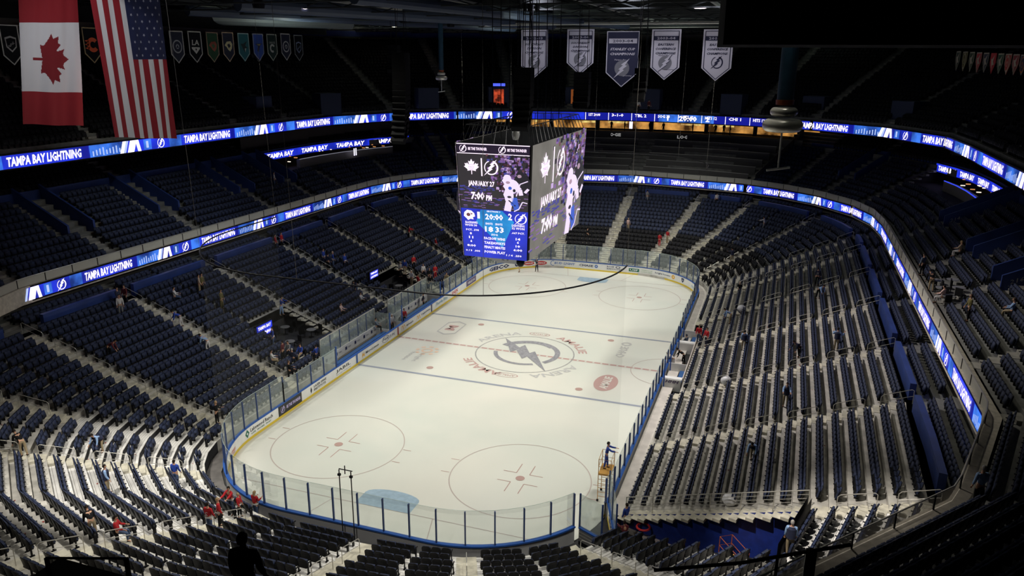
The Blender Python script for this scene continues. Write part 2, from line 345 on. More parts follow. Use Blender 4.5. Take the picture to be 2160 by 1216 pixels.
def ribbon(name, label, path, z0, z1, anchor, module, far=None):
    t = thing(name, (*path(0), z0), label, 'LED display', 'LED ribbon boards around the arena')
    h = z1-z0; box = MB(); N = int(path.L/1.0)
    I = [path(path.L*k/N, 0) for k in range(N+1)]; O = [path(path.L*k/N, -.25) for k in range(N+1)]
    L = lambda R, z: [(q[0], q[1], z) for q in R]
    box.strip(L(I, z0-.12), L(O, z0-.12)); box.strip(L(I, z1+.12), L(O, z1+.12)); box.strip(L(O, z0-.12), L(O, z1+.12)); box.strip(L(I, z0-.12), L(I, z1+.12)); box.build('housing', BLACK, t)
    F = lambda off: (lambda u, v: (*path(u, off), z0+v))
    def band(mb, a, b, v0, v1, off, skew=0.):
        a, b = max(a, 0.), min(b, path.L)
        if b <= a: return
        n = max(1, int((b-a)/.25)); mb.strip([F(off)(a+(b-a)*k/n, v0*h) for k in range(n+1)], [F(off)(min(path.L, a+skew+(b-a)*k/n), v1*h) for k in range(n+1)])
    blue, sky, deep, wt, pale = MB(), MB(), MB(), MB(), MB()
    band(blue, 0, path.L, 0, 1, .03)
    s0 = anchor-module*math.ceil(anchor/module)
    m = module
    while s0 < path.L:
        if far and s0+m*.9 > far[0] and s0 < far[1]-.3*m: s0 += m; continue
        if far and far[1]-.3*m <= s0 < far[1]: far = (far[0], s0-.2)
        if s0 > 0 and s0+.45*m < path.L: put_text(wt, 'TAMPA BAY LIGHTNING', F(.07), s0+.005*m, .14*h, .72*h, .36*m, .15, .03)
        band(deep, s0+.37*m, s0+.405*m, 0, 1, .045)
        band(sky, s0+.41*m, s0+.6*m, 0, 1, .045)
        for k in range(9): band(pale, s0+m*(.425+.019*k), s0+m*(.432+.019*k), .08+.04*(k % 3), .5+.08*(k % 4), .06)
        for a, b in ((.58, .60), (.625, .665), (.69, .71)): band(wt, s0+a*m, s0+b*m, 0, 1, .07, .022*m if a < .68 else -.012*m)
        band(pale, s0+.60*m, s0+.615*m, 0, 1, .06, .022*m)
        band(sky, s0+.73*m, s0+.78*m, .05, .95, .045); band(pale, s0+.745*m, s0+.76*m, .2, .8, .06)
        if 0 < s0+.8*m and s0+.9*m < path.L: put_logo(wt, F(.07), s0+.84*m, .5*h, .43*h)
        band(sky, s0+.90*m, s0+.985*m, 0, 1, .045)
        s0 += m
    if far:
        a, b = far; n = int((b-a)/3.2)
        band(deep, a, b, .0, 1, .05)
        for k in range(n):
            x = a+(b-a)*(k+.2)/n; band(wt, x-.5, x-.42, 0, 1, .08)
            put_text(wt, random.choice(['HITS 12', '3-1-0', '1ST 20:00', 'TBL 2', 'CHI 1', 'SOG 33']), F(.08), x, .5*h, .4*h, 1.7, 0, .02)
        band(sky, a+.36*(b-a), a+.62*(b-a), 0, 1, .06)
        put_text(wt, '1    20:00    2', F(.09), a+.4*(b-a), .15*h, .7*h, .2*(b-a), 0, .03)
    blue.build('blue_screen', LBLUE, t)
    for nm, mb, mt in (('sky_blue_stripes', sky, LSKY), ('dark_blue_stripes', deep, LDEEP), ('pale_stripes', pale, LPALE), ('lettering', wt, LW)):
        if mb.v: mb.build(nm, mt, t)
    return t
BPL = [t for t in B_MID if t < 5.7][::-1]
lp = dens([ring(31.0, 50.4, 23.7, 2.201, T) for T in [t for t in BPL if t <= 5.0]+[-.2, -.6, -1.0, -1.06]], 8)
LOWP = Path(lp)
TOPBS = [-.75, -.4]+A_TOP+[5.05]
up = dens([ring(36.7, 51.3, 23.7, 2.05, T) for T in TOPBS[::-1]], 8)
UPP = Path(up)
ribbon('ribbon_display', 'long blue LED ribbon board on the lower balcony front with white lettering', LOWP, 8.62, 9.55, LOWP.near(-32, -17.6)-.6, 13.4)
ribbon('ribbon_display', 'long blue LED ribbon board on the upper balcony front, topmost ring of light', UPP, 17.45, 18.5, UPP.near(-36.7, -17.8)-1.1, 19.4, far=(UPP.near(-8, 51), UPP.near(22, 47)))
# balcony front: concrete lip and rail above the lower ribbon (runs on past the display around the near corners)
full = [ring(31.0, 50.4, 23.7, 2.201, T) for T in [6.0, 5.75, 5.5, 5.25]+[t for t in BPL if t <= 5.0]+[-.2, -.6, -1.0, -1.25, -1.5, -1.75]]
FULL = Path(dens(full, 8)); NF = int(FULL.L/1.2)
lip = MB(); I = [FULL(FULL.L*k/NF, .04) for k in range(NF+1)]; O = [FULL(FULL.L*k/NF, -.85) for k in range(NF+1)]; L3 = lambda R, z: [(q[0], q[1], z) for q in R]
lip.strip(L3(I, 9.7), L3(O, 9.7)); lip.strip(L3(I, 8.4), L3(O, 8.4)); lip.strip(L3(O, 9.7), L3(O, 8.4)); I2 = [FULL(FULL.L*k/NF, -.02) for k in range(NF+1)]; lip.strip(L3(I2, 8.4), L3(I2, 9.7))
lip.build('trim_balcony_lip', M('balcony_concrete', (.55, .5, .42), .8, noise=.15), kind='structure')
rb = thing('balcony_railing', (*FULL(0), 9.7), 'grey panelled safety railing running above the lower ribbon board', 'railing')
pn = MB(); tp = MB()
Ia = [FULL(FULL.L*k/NF, -.1) for k in range(NF+1)]
pn.strip(L3(Ia, 9.72), L3(Ia, 10.3)); pn.build('panel', M('railing_panel', (.62, .6, .52), .35, alpha=.75), rb)
tp.tube([(*q, 10.34) for q in Ia], .035); tp.build('top_rail', RAILM, rb)
ps = MB()
for k in range(0, NF+1, 2): ps.box((*Ia[k], 10.0), (.06, .06, .66))
ps.build('post', BLACK, rb, kind='stuff')

# ------------------------------------------------------------------ rink: ice, boards, glass
def outline(off=0, n=20, hx=12.95, hy=30.48, r0=8.53):
    hx += off; hy += off; r = r0+off; pts = [(-hx, 0)]
    for cx, cy, a0, a1 in ((-hx+r, hy-r, 180, 90), (hx-r, hy-r, 90, 0), (hx-r, -hy+r, 0, -90), (-hx+r, -hy+r, -90, -180)):
        pts += [(cx+r*math.cos(math.radians(a0+(a1-a0)*k/n)), cy+r*math.sin(math.radians(a0+(a1-a0)*k/n))) for k in range(n+1)]
    return pts+[(-hx, 0)]
RP = Path(dens(outline(), 24)); RL = RP.L
def ice_mat():
    mt = bpy.data.materials.new('ice'); mt.use_nodes = True; nt = mt.node_tree; b = nt.nodes['Principled BSDF']; b.inputs['Roughness'].default_value = .28; b.inputs['Specular IOR Level'].default_value = .25
    g = nt.nodes.new('ShaderNodeNewGeometry'); n = nt.nodes.new('ShaderNodeTexNoise'); n.inputs['Scale'].default_value = .09; n.inputs['Detail'].default_value = 6; n.inputs['Distortion'].default_value = .6
    nt.links.new(g.outputs['Position'], n.inputs['Vector']); r = nt.nodes.new('ShaderNodeValToRGB'); r.color_ramp.elements[0].position = .3; r.color_ramp.elements[1].position = .7
    r.color_ramp.elements[0].color = (.62, .65, .6, 1); r.color_ramp.elements[1].color = (.75, .73, .67, 1)
    nt.links.new(n.outputs['Fac'], r.inputs['Fac']); nt.links.new(r.outputs['Color'], b.inputs['Base Color']); return mt
ice = MB(); o_ = outline()[:-1]; ice.add([(x, y, .03) for x, y in o_], [tuple(range(len(o_)-1, -1, -1))])
icet = ice.build('ice_sheet', ice_mat(), label='pale ice surface of the empty hockey rink', cat='ice rink')
flat = lambda z=.04: (lambda u, v: (u, v, z))
def mark(name, mat, fnb, label=None):
    mb = MB(); fnb(mb); return mb.build(name, mat, icet, label=label)
IR = M('ice_red', (.48, .33, .3), .4); IB = M('ice_blue', (.3, .33, .4), .4); IG = M('ice_grey', (.36, .36, .36), .4, noise=.15, scale=6); IDOT = M('ice_dot', (.45, .3, .27), .4); ICR = M('crease_blue', (.33, .45, .56), .4, noise=.1); IN = M('ice_line_thin', (.5, .43, .4), .4)
IGR = M('ice_text_grey', (.5, .5, .5), .4); IRT = M('ice_text_red', (.52, .34, .32), .4); IOR = M('ice_orange', (.78, .58, .45), .4)
ft = .3048
def rect(mb, x0, y0, x1, y1, z=.04): mb.add([(x0, y0, z), (x1, y0, z), (x1, y1, z), (x0, y1, z)], [(0, 1, 2, 3)])
for s in (-1, 1): mark('blue_line', IB, lambda mb: rect(mb, -12.9, s*25*ft-.15, 12.9, s*25*ft+.15))
def redline(mb):
    k = -12.9
    while k < 12.8: rect(mb, k, -.13, k+.55, .13, .038); k += .72
    rect(mb, -12.9, -.15, 12.9, -.115); rect(mb, -12.9, .115, 12.9, .15)
mark('center_line', IRT, redline)
for s in (-1, 1):
    mark('goal_line', IN, lambda mb: rect(mb, -11.3, s*89*ft-.03, 11.3, s*89*ft+.03))
    gy = s*89*ft
    cr = [(-1.83, gy), (1.83, gy), (1.83, gy-s*1.3)]+[(1.83*math.cos(a), gy-s*(1.3+.7*math.sin(a))) for a in [PI*k/10 for k in range(1, 10)]]+[(-1.83, gy-s*1.3)]
    mark('goal_crease', ICR, lambda mb: mb.add([(x, y, .045) for x, y in cr], [tuple(range(len(cr)))]))
    for sx in (-1, 1):
        mark('trapezoid_line', IN, lambda mb: mb.add([(sx*3.35-.03, gy, .04), (sx*3.35+.03, gy, .04), (sx*4.27+.03, s*30.4, .04), (sx*4.27-.03, s*30.4, .04)], [(0, 1, 2, 3)]))
        cx, cy = sx*22*ft, s*69*ft
        mark('faceoff_circle', IN, lambda mb: put_ring(mb, flat(), cx, cy, 4.54, 4.61, n=64))
        def fo(mb):
            put_ring(mb, flat(.045), cx, cy, 0, .3, n=20)
            for a in (-1, 1):
                for b in (-1, 1):
                    x0, y0 = cx+a*.45, cy+b*.6; rect(mb, x0, y0, x0+a*.9, y0+b*.05) if 0 else rect(mb, min(x0, x0+a*.9), y0-.03, max(x0, x0+a*.9), y0+.03)
                    rect(mb, x0-.03, min(y0, y0+b*1.2), x0+.03, max(y0, y0+b*1.2))
                for b in (-1, 1): rect(mb, min(cx+a*4.6, cx+a*5.2), cy+b*.85-.03, max(cx+a*4.6, cx+a*5.2), cy+b*.85+.03)
        mark('faceoff_marks', IDOT, fo)
        mark('neutral_faceoff_dot', IDOT, lambda mb: put_ring(mb, flat(.045), cx, s*20*ft, 0, .31, n=20))
mark('referee_crease', IN, lambda mb: put_ring(mb, flat(), 12.9, 0, 3.0, 3.07, 90, 270, 30))
mark('center_circle', IG, lambda mb: put_ring(mb, flat(), 0, 0, 4.45, 4.57, n=72))
mark('team_logo', M('ice_logo', (.3, .3, .33), .4, noise=.2, scale=5), lambda mb: (put_logo(mb, flat(.046), 0, 0, 3.1, rot=PI/2-.15, what='ring'), put_logo(mb, flat(.056), 0, 0, 3.1, rot=PI/2-.15, what='bolt')))
def arc_text(mb, s, r, a_mid, h, span):
    # clockwise, tops outwards
    fn = lambda u, v: ((r+v)*math.cos(a_mid+span/2-u/r), (r+v)*math.sin(a_mid+span/2-u/r), .045)
    put_text(mb, s, fn, 0, 0, h, span*r, .0, .02)
def aang(px, py): p = atz(px, py, .04); return math.atan2(p[1], p[0])
for s, px, py, mt in (('AMALIE', 1210, 728, IRT), ('ARENA', 1055, 712, IGR), ('AMALIE', 1010, 775, IRT), ('ARENA', 1170, 786, IGR)):
    mark('arena_name', mt, lambda mb: arc_text(mb, s, 4.95, aang(px, py), .8, .92))
for px, py in ((1137, 708), (1070, 789)):
    p = atz(px, py, .04); a = math.atan2(p[1], p[0]); q = (5.35*math.cos(a), 5.35*math.sin(a)); f_ = lambda u, v: (q[0]+u*math.sin(a)+v*math.cos(a), q[1]-u*math.cos(a)+v*math.sin(a), .045)
    mark('oval_badge', IRT, lambda mb: (put_ring(mb, f_, 0, 0, .95, 1.05, ecc=.45), put_text(mb, 'AMALIE', f_, 0, -.2, .38, 1.5, center=True)))
def ice_frame(px, py, up):     # up = direction (x, y) of the letters' tops
    p = atz(px, py, .04); ux, uy = up; rx, ry = uy, -ux
    return lambda u, v: (p[0]+u*rx+v*ux, p[1]+u*ry+v*uy, .045)
f_ = ice_frame(1278, 808, (-1, 0)); ov = lambda k: [(k*(1.7*math.copysign(1, math.cos(a))*min(1, abs(1.25*math.cos(a)))), k*1.0*math.sin(a)) for a in [2*PI*j/40 for j in range(40)]]
mark('oil_badge', IRT, lambda mb: put_ring(mb, f_, 0, 0, 0, 1.75, n=40, ecc=.56))
mark('oil_badge_lettering', M('ice_white', (.72, .71, .66), .4), lambda mb: put_text(mb, 'AMALIE', lambda u, v: (*f_(u, v)[:2], .052), 0, -.35, .7, 2.7, .2, .03, center=True))
f_b = ice_frame(1315, 740, (-1, 0)); mark('bank_name', IGR, lambda mb: (put_text(mb, 'CHASE', f_b, -.4, -.35, .8, 2.9, 0, .02, center=True), put_ring(mb, f_b, 1.75, .05, .28, .52, n=8)))
H6 = [(-1.5, -1), (1.5, -1), (2.1, 0), (1.5, 1), (-1.5, 1), (-2.1, 0)]; f_c = ice_frame(953, 692, (1, 0)); mark('fuel_badge', IRT, lambda mb: (put_text(mb, 'M', f_c, 0, -.5, 1.0, 1.5, 0, .05, center=True)))
mark('fuel_badge_frame', IGR, lambda mb: [put_poly(mb, [(a[0], a[1]), (b[0], b[1]), (b[0]*.88, b[1]*.88), (a[0]*.88, a[1]*.88)], f_c, 0, 0, 1) for a, b in zip(H6, H6[1:]+H6[:1])])
f_d = ice_frame(870, 752, (1, 0)); mark('cable_name', IGR, lambda mb: (put_text(mb, 'bright', f_d, 0, .25, .6, 2.1, center=True), put_text(mb, 'house', f_d, 0, -.6, .55, 2.1, center=True)))
f_e = ice_frame(901, 740, (1, 0)); mark('cable_sun', IOR, lambda mb: (put_ring(mb, f_e, 0, 0, .35, .55, n=20), [put_ring(mb, f_e, 0, 0, .8, 1.1, 45*k-12, 45*k+12, 4) for k in range(8)]))

# boards: gate opening between two positions of the outline
g0, g1 = RP.near(12.75, -23.6), RP.near(11.75, -26.5)       # the open ice-resurfacer gate, near right corner
def seq(a, b, st=.6):
    n = max(1, int(abs(b-a)/st)); return [a+(b-a)*k/n for k in range(n+1)]
bt = thing('dasher_boards', (0, -30.48, 0), 'white dasher boards with blue cap and yellow kick strip around the ice', 'dasher boards')
def board_run(mbs, ss, path=RP):
    w_, c_, y_, o_2 = mbs
    pt = lambda s, off, z: (*path(s % path.L if s < path.L else s-path.L, off), z)
    w_.strip([pt(s, 0, .22) for s in ss], [pt(s, 0, 1.05) for s in ss]); y_.strip([pt(s, .02, 0.03) for s in ss], [pt(s, .02, .22) for s in ss]); y_.strip([pt(s, .02, .22) for s in ss], [pt(s, 0, .22) for s in ss])
    o_2.strip([pt(s, -.12, 0) for s in ss], [pt(s, -.12, 1.05) for s in ss])
    c_.strip([pt(s, .03, 1.03) for s in ss], [pt(s, .03, 1.09) for s in ss]); c_.strip([pt(s, .03, 1.09) for s in ss], [pt(s, -.2, 1.09) for s in ss]); c_.strip([pt(s, -.2, 1.09) for s in ss], [pt(s, -.2, 1.0) for s in ss])
mbs = [MB() for _ in range(4)]
board_run(mbs, seq(0, g0)); board_run(mbs, seq(g1, RL-.001))
mbs[0].build('board_panel', BOARDW, bt); mbs[1].build('cap_rail', CAPB, bt); mbs[2].build('kick_plate', YEL, bt); mbs[3].build('outer_panel', M('board_outer', (.45, .45, .46), .6), bt)
AD = {}
def ad(col, mt): AD.setdefault(col, (MB(), mt)); return AD[col][0]
fa = lambda off=.015: (lambda u, v: (*RP(u % RL, off), v))
C = dict(navy=M('ad_navy', (.02, .03, .1), .5), red=M('ad_red', (.5, .03, .03), .5), gold=M('ad_gold', (.75, .38, .03), .5), green=M('ad_green', (.0, .13, .07), .5), black=M('ad_black', (.02, .02, .022), .5),
         lblue=M('ad_lightblue', (.2, .4, .55), .5), lav=M('ad_lavender', (.6, .52, .85), .5), purple=M('ad_purple', (.1, .07, .16), .5), white=WHITE, lgreen=M('ad_pale_green', (.35, .5, .3), .5), line_red=M('ad_line_red', (.3, .02, .03), .5), mid=M('ad_midblue', (.05, .15, .45), .5))
def adt(col, s, a, b, z, h, shear=0, bold=.015): put_text(ad(col, C[col]), s, fa(), a, z, h, b-a, shear, bold)
def adq(col, a, b, z0, z1, off=.008):
    S_ = seq(a, b, .5); ad(col+'_panel', C[col]).strip([fa(off)(s, z0) for s in S_], [fa(off)(s, z1) for s in S_])
adt('red', 'LIFE FITNESS', 133.2, 134.4, .45, .18); adt('red', 'CENTERS', 133.3, 134.3, .3, .1)
put_poly(ad('green', C['green']), [(0, 1), (.8, 0), (0, -1), (-.8, 0)], fa(), 136.2, .63, .32); put_poly(ad('white', WHITE), [(0, .35), (.3, 0), (0, -.35), (-.3, 0)], fa(.02), 136.2, .63, .32)
adt('black', 'Lakewood Ranch', 136.6, 139.2, .58, .28); adt('green', 'LIVE  WORK  PLAY', 136.7, 139, .36, .12)
adq('black', 139.9, 142.9, .22, 1.03); adt('lav', 'BE THE THUNDER', 140.9, 142.7, .5, .26, .15, .03); put_logo(ad('lav', C['lav']), fa(.02), 140.4, .63, .26)
adt('black', 'LASER SPINE', 144.6, 146.4, .66, .2); adt('black', 'INSTITUTE', 144.6, 146.3, .38, .2); put_poly(ad('black', C['black']), [(0, 1), (.4, 0), (0, -1), (-.4, 0)], fa(), 144.2, .6, .28)
adt('black', 'JABIL', 147.9, 150.2, .5, .34); adt('navy', 'electronics manufacturing', 147.9, 150.2, .34, .07)
adq('navy', 151.15, 151.45, .03, 1.03); adq('mid', 151.22, 151.38, .03, 1.03, .012)
put_poly(ad('gold', C['gold']), [(-1, -1), (-.6, 1), (0, 0), (.6, 1), (1, -1), (0, -.3)], fa(), 152.4, .62, .24); adt('black', 'MicroLumen', 152.8, 155.2, .52, .24, .2)
adt('navy', 'FOX', 156.1, 157.1, .55, .26, 0, .03); adt('navy', 'SUN', 157.3, 158.3, .5, .28); put_ring(ad('navy', C['navy']), fa(), 156.55, .66, .62, .68, n=24, ecc=.45)
adq('line_red', RL-.15, RL-.001, .03, 1.03); adq('line_red', 0.001, .15, .03, 1.03)
for k in (.9, 1.35): put_ring(ad('gold', C['gold']), fa(), k, .4, .15, .21, 0, 180, 10, ecc=2.2)
adt('black', "McDonald's", 1.8, 3.3, .5, .2, .1)
put_ring(ad('gold', C['gold']), fa(), 4.3, .4, .14, .2, 0, 180, 10, ecc=2.2); put_ring(ad('gold', C['gold']), fa(), 4.7, .4, .14, .2, 0, 180, 10, ecc=2.2)
adt('navy', 'Coppertone', 5.1, 7.3, .5, .3, .2); adq('navy', 7.48, 7.78, .03, 1.03)
adt('lblue', 'Florida Blue', 8.7, 11.8, .5, .34, .2); adt('red', 'DEX', 13, 14.8, .52, .34, .15, .03); adt('red', 'imaging', 13.3, 14.6, .32, .14)
adq('purple', 17.2, 20.2, .28, .98); adt('white', 'VERIZON', 17.6, 19.8, .48, .28)
adt('navy', 'GEICO', 24.0, 27.6, .36, .52, 0, .05)
for a in (29.6, 31.25): put_ring(ad('red_oval', C['red']), fa(.01), a+.75, .62, 0, .72, n=24, ecc=.36); put_text(ad('white', WHITE), 'AMALIE', fa(.025), a+.22, .54, .17, 1.06, .15, .03)
put_ring(ad('navy', C['navy']), fa(), 28.7, .62, .1, .3, n=16)
adt('mid', 'BUD LIGHT', 33.7, 36.4, .5, .3, .1, .02); put_ring(ad('mid', C['mid']), fa(), 33.5, .62, .26, .33, 60, 300, 16)
adt('navy', 'CHASE', 36.95, 38.8, .5, .3, 0, .02); put_ring(ad('mid', C['mid']), fa(), 39.2, .65, .09, .22, n=8)
adt('navy', 'ROSE', 40.6, 41.5, .68, .2); adt('navy', 'RADIOLOGY', 40.6, 42.5, .4, .2); put_ring(ad('navy', C['navy']), fa(), 42.0, .77, .2, .3, n=16, ecc=.5)
adq('green', 43.4, 44.7, .42, .82); adt('white', 'USF', 43.55, 44.55, .5, .24, 0, .03); adt('lgreen', 'UNIVERSITY OF', 44.9, 46.4, .66, .14); adt('lgreen', 'SOUTH FLORIDA', 44.9, 46.4, .44, .14)
adt('navy', 'bright house', 46.8, 49.0, .5, .28); put_ring(ad('gold', C['gold']), fa(), 49.5, .64, .1, .26, n=12)
put_poly(ad('navy', C['navy']), [(-1, 1), (1, 1), (1, -.2), (0, -1.2), (-1, -.2)], fa(), 51.2, .66, .26); put_text(ad('white', WHITE), 'NHL', fa(.025), 51.02, .6, .14, .36)
adt('lblue', 'Publix', 53.4, 54.3, .5, .22)
for c_, (mb, mt) in AD.items(): mb.build('advert_'+c_, mt, bt)

# glass barrier, four lengths
def glass_run(label, s0, s1, top, step=1.52, pathname=RP, off=-.08):
    t = thing('glass_barrier', (*pathname((s0+s1)/2 % RL), 1.09), label, 'rink glass', 'clear plexiglass around the rink')
    P_ = lambda s: pathname(s % RL, off)
    S_ = seq(s0, s1, .5); g = MB(); g.strip([(*P_(s), 1.09) for s in S_], [(*P_(s), top) for s in S_]); g.build('pane', GLASS, t)
    e = MB(); e.tube([(*P_(s), top) for s in S_], .012, 4); e.build('top_edge', M('glass_edge', (.45, .55, .52), .3), t)
    for s in seq(s0, s1, step):
        k = MB(); p = P_(s); q = P_(s+.05); an = math.atan2(q[1]-p[1], q[0]-p[0]); k.box((*p, (1.09+top-.08)/2), (.07, .11, top-1.17), an); k.build('stanchion', POSTM, t)
    return t
bN, bF = RP.near(-12.95, -10.6), RP.near(-12.95, 10.8)
pF, pN = RP.near(12.95, 8.4), RP.near(12.95, -4.4)
eL, fL = RP.near(-12.95, -18.5), RP.near(-12.95, 19.5); fR, eR = RP.near(12.95, 18.5), RP.near(12.95, -19)
glass_run('tall clear glass around the near end of the rink', g1+.05, eL, 3.2)
glass_run('clear side glass left of the ice, between the near corner and the team bench', eL, bN, 2.75)
glass_run('clear side glass left of the ice, beyond the team benches', bF, fL, 2.75)
glass_run('tall clear glass around the far end of the rink', fL, fR, 3.2)
glass_run('clear side glass on the right between the far end and the penalty box', fR, pF, 2.75)
glass_run('clear glass in front of the penalty box', pF, pN, 2.4)
glass_run('clear side glass on the right between penalty box and open gate', pN, g0-.02, 2.75)

# open gate leaves
def leaf(name, label, a, b, z1, panel=None):
    t = thing(name, (*a, 0), label, 'rink gate'); a, b = np.array(a), np.array(b); d = b-a; L = np.linalg.norm(d); d /= L; n = np.array((-d[1], d[0])); c = (a+b)/2; an = math.atan2(d[1], d[0])
    m1 = MB(); m1.box((*c, .66), (L, .1, .8), an); m1.build('board_panel', BOARDW if panel else M('gate_back', (.2, .2, .2), .6), t)
    m1 = MB(); m1.box((*c, 1.09), (L, .2, .08), an); m1.build('cap_rail', CAPB, t)
    m1 = MB(); m1.box((*c, .15), (L, .13, .22), an); m1.build('kick_plate', YEL if panel else BLACK, t)
    m1 = MB(); m1.box((*c, (1.12+z1)/2), (L, .015, z1-1.14), an); m1.build('pane', GLASS, t)
    for e in (a, b, c) if L > 2 else (a, b):
        m1 = MB(); m1.box((*e, (1.1+z1)/2), (.07, .09, z1-1.1), an); m1.build('stanchion', POSTM, t)
    if panel:
        for sgn in (1, -1):
            m1 = MB(); put_text(m1, panel, lambda u, v: (*(c+d*sgn*u+n*-sgn*.056), v), -1.2, .38, .55, 2.4, 0, .05); m1.build('lettering', C['navy'], t)
    if not panel:
        for k in (.45, .65, .85): m1 = MB(); m1.box((*(c-n*.06), k), (L, .03, .04), an); m1.build('cross_bar', RAILM, t)
leaf('rink_gate', 'short gate leaf with blue cap swung open at the near corner', (12.05, -26.55), (13.45, -27.25), 3.2)
leaf('rink_gate', 'long white gate leaf with navy letters swung open beside the yellow scaffold', (13.05, -23.6), (14.15, -26.9), 3.2, 'GEICO')

# ------------------------------------------------------------------ seats
def seat_parts():
    """folded stadium seat, facing +y, standing on z = 0"""
    back = MB(); N = 5
    for side, yo, mi in ((1, .012, 0), (-1, -.03, 1)):
        rows = []
        for j, (z, y, hw) in enumerate(((.32, -.035, .215), (.55, -.06, .24), (.76, -.1, .235), (.87, -.135, .2), (.92, -.15, .13))):
            rows.append([(hw*(2*k/N-1), y+yo+.03*(2*k/N-1)**2*4*.25, z-(.02 if k in (0, N) and j > 2 else 0)) for k in range(N+1)])
        vs = [p for r in rows for p in r]; fs = [(j*(N+1)+k, j*(N+1)+k+1, (j+1)*(N+1)+k+1, (j+1)*(N+1)+k) for j in range(4) for k in range(N)]
        back.add(vs, fs if side < 0 else [f[::-1] for f in fs], mi)
    k0 = len(back.v)//2; R = [j*(N+1) for j in range(5)]; bd = R+[4*(N+1)+k for k in range(1, N+1)]+[j*(N+1)+N for j in (3, 2, 1, 0)]+[k for k in range(N-1, 0, -1)]
    for a, b in zip(bd, bd[1:]+bd[:1]): back.f.append((a, b, b+k0, a+k0)); back.m.append(1)
    pad = MB(); pad.obox((0, .055, .57), (.215, 0, 0), (0, .045, .01), (0, -.035, .2), 0); pad.obox((0, .11, .57), (.2, 0, 0), (0, .012, .004), (0, -.035, .19), 1); pad.obox((0, .03, .34), (.2, 0, 0), (0, .09, 0), (0, 0, .04), 1)
    arm = MB(); arm.obox((.262, .06, .6), (.025, 0, 0), (0, .14, 0), (0, 0, .02)); arm.obox((.262, .0, .5), (.012, 0, 0), (0, .03, 0), (0, 0, .1))
    leg = MB(); leg.box((.262, -.02, .2), (.05, .07, .4)); leg.box((.262, -.01, .02), (.09, .2, .04)); leg.tube([(-.26, 0, .4), (.26, 0, .4)], .02, 5)
    return back, pad, arm, leg
sb, sp_, sa, sl = seat_parts()
for _m in (sb, sp_, sa, sl): _m.v = [(x, y, z*.93) for x, y, z in _m.v]
SPITCH = .535
def seat_spots(P, n, Bs, As, tname, aisle=.62, keep=lambda i, T, x, y: True, wrap=True, f=.42, jg=.06):
    out = []; S = set(round(a % 8, 3) for a in As)
    pairs = list(zip(Bs, Bs[1:]+[Bs[0]+8])) if wrap else list(zip(Bs, Bs[1:]))
    for si, (Ta, Tb) in enumerate(pairs):
        ga = aisle if round(Ta % 8, 3) in S else jg; gb = aisle if round(Tb % 8, 3) in S else jg
        for i in range(n):
            if gap(tname, i, (Ta+Tb)/2): continue
            a = ringpt(P, i+f, Ta); b = ringpt(P, i+f, Tb); z = P(i)[4]; d = (b-a)[:2]; L = np.linalg.norm(d); d = d/L
            m_ = int((L-ga-gb)/SPITCH)
            if m_ < 1: continue
            st = ga+((L-ga-gb)-(m_-1)*SPITCH)/2; nx, ny = -d[1], d[0]        # counter-clockwise walk: inwards is to the left
            ang = math.atan2(ny, nx)-PI/2
            for k in range(m_):
                x, y = a[0]+d[0]*(st+k*SPITCH), a[1]+d[1]*(st+k*SPITCH)
                if keep(i, (Ta+Tb)/2 % 8, x, y): out.append((x, y, z, ang, si, i, k, m_))
    return out
def pix(x, y, z):
    d = np.array((x, y, z))-CAM; q = d@CF; return 1080+FPX*(d@CR)/q, 608-FPX*(d@CU)/q, q
def vis(x, y, z, m=320):
    a, b, q = pix(x, y, z); return q > 1 and -m < a < 2160+m and -m < b < 1216+m
def keep_low(i, T, x, y):
    if 2.37 < T < 2.5 and i < 3: return False
    return vis(x, y, P_low(i)[4])
LOW = seat_spots(P_low, 18, B_LOW, A_LOW, 'low', keep=keep_low)
BOX = seat_spots(P_box, 2, B_LOW, A_LOW, 'box', keep=lambda i, T, x, y: vis(x, y, 8), f=.5)
# blue-walled stairways (vomitories) in the middle stand
def keep_mid(i, T, x, y):
    if 1.68 < T < 2.32: return False
    if not vis(x, y, P_mid(i)[4]): return False
    for V in VOM:
        c = ring(*P_mid(i)[:4], V)
        if i >= 4 and math.hypot(x-c[0], y-c[1]) < 2.45: return False
    if x > 0 and -6.6 < y < .6 and i < 2: return False
    return True
MID = seat_spots(P_mid, 10, B_MID, A_MID, 'mid', keep=keep_mid)
UPM = seat_spots(P_upm, 6, B_UPM, B_UPM[1:-1:2], 'upm', keep=lambda i, T, x, y: not 1.6 < T < 2.4 and vis(x, y, 15), wrap=False)
TOPB = [-.4]+A_TOP
TOP = seat_spots(P_top, 22, TOPB, A_TOP, 'top', keep=lambda i, T, x, y: vis(x, y, P_top(i)[4]), wrap=False, aisle=.7)
ALLS = [(*s, 'low') for s in LOW]+[(*s, 'mid') for s in MID]+[(*s, 'box') for s in BOX]+[(*s, 'upm') for s in UPM]+[(*s, 'top') for s in TOP]
def hidden_near(s):
    a, b, q = pix(s[0], s[1], s[2]+.6); return not (0 < a < 2160 and 0 < b < 1216) or s[8] != 'low' or (b > 1120 and 450 < a < 575)
cand = sorted([k for k, s in enumerate(ALLS) if not hidden_near(s)], key=lambda k: (ALLS[k][0]-CAM[0])**2+(ALLS[k][1]-CAM[1])**2+(ALLS[k][2]-CAM[2])**2)[:300]
cs = set(cand)
def mesh_of(mb, name, mats):
    me = bpy.data.meshes.new(name); me.from_pydata(mb.v, [], mb.f)
    for q in mats: me.materials.append(q)
    if len(mats) > 1: me.polygons.foreach_set('material_index', mb.m)
    return me
M_back, M_pad, M_arm, M_leg = mesh_of(sb, 'backrest', [NAVY, SHELL]), mesh_of(sp_, 'folding_seat', [NAVY, SHELL]), mesh_of(sa, 'armrest', [SHELL]), mesh_of(sl, 'pedestal', [SHELL])
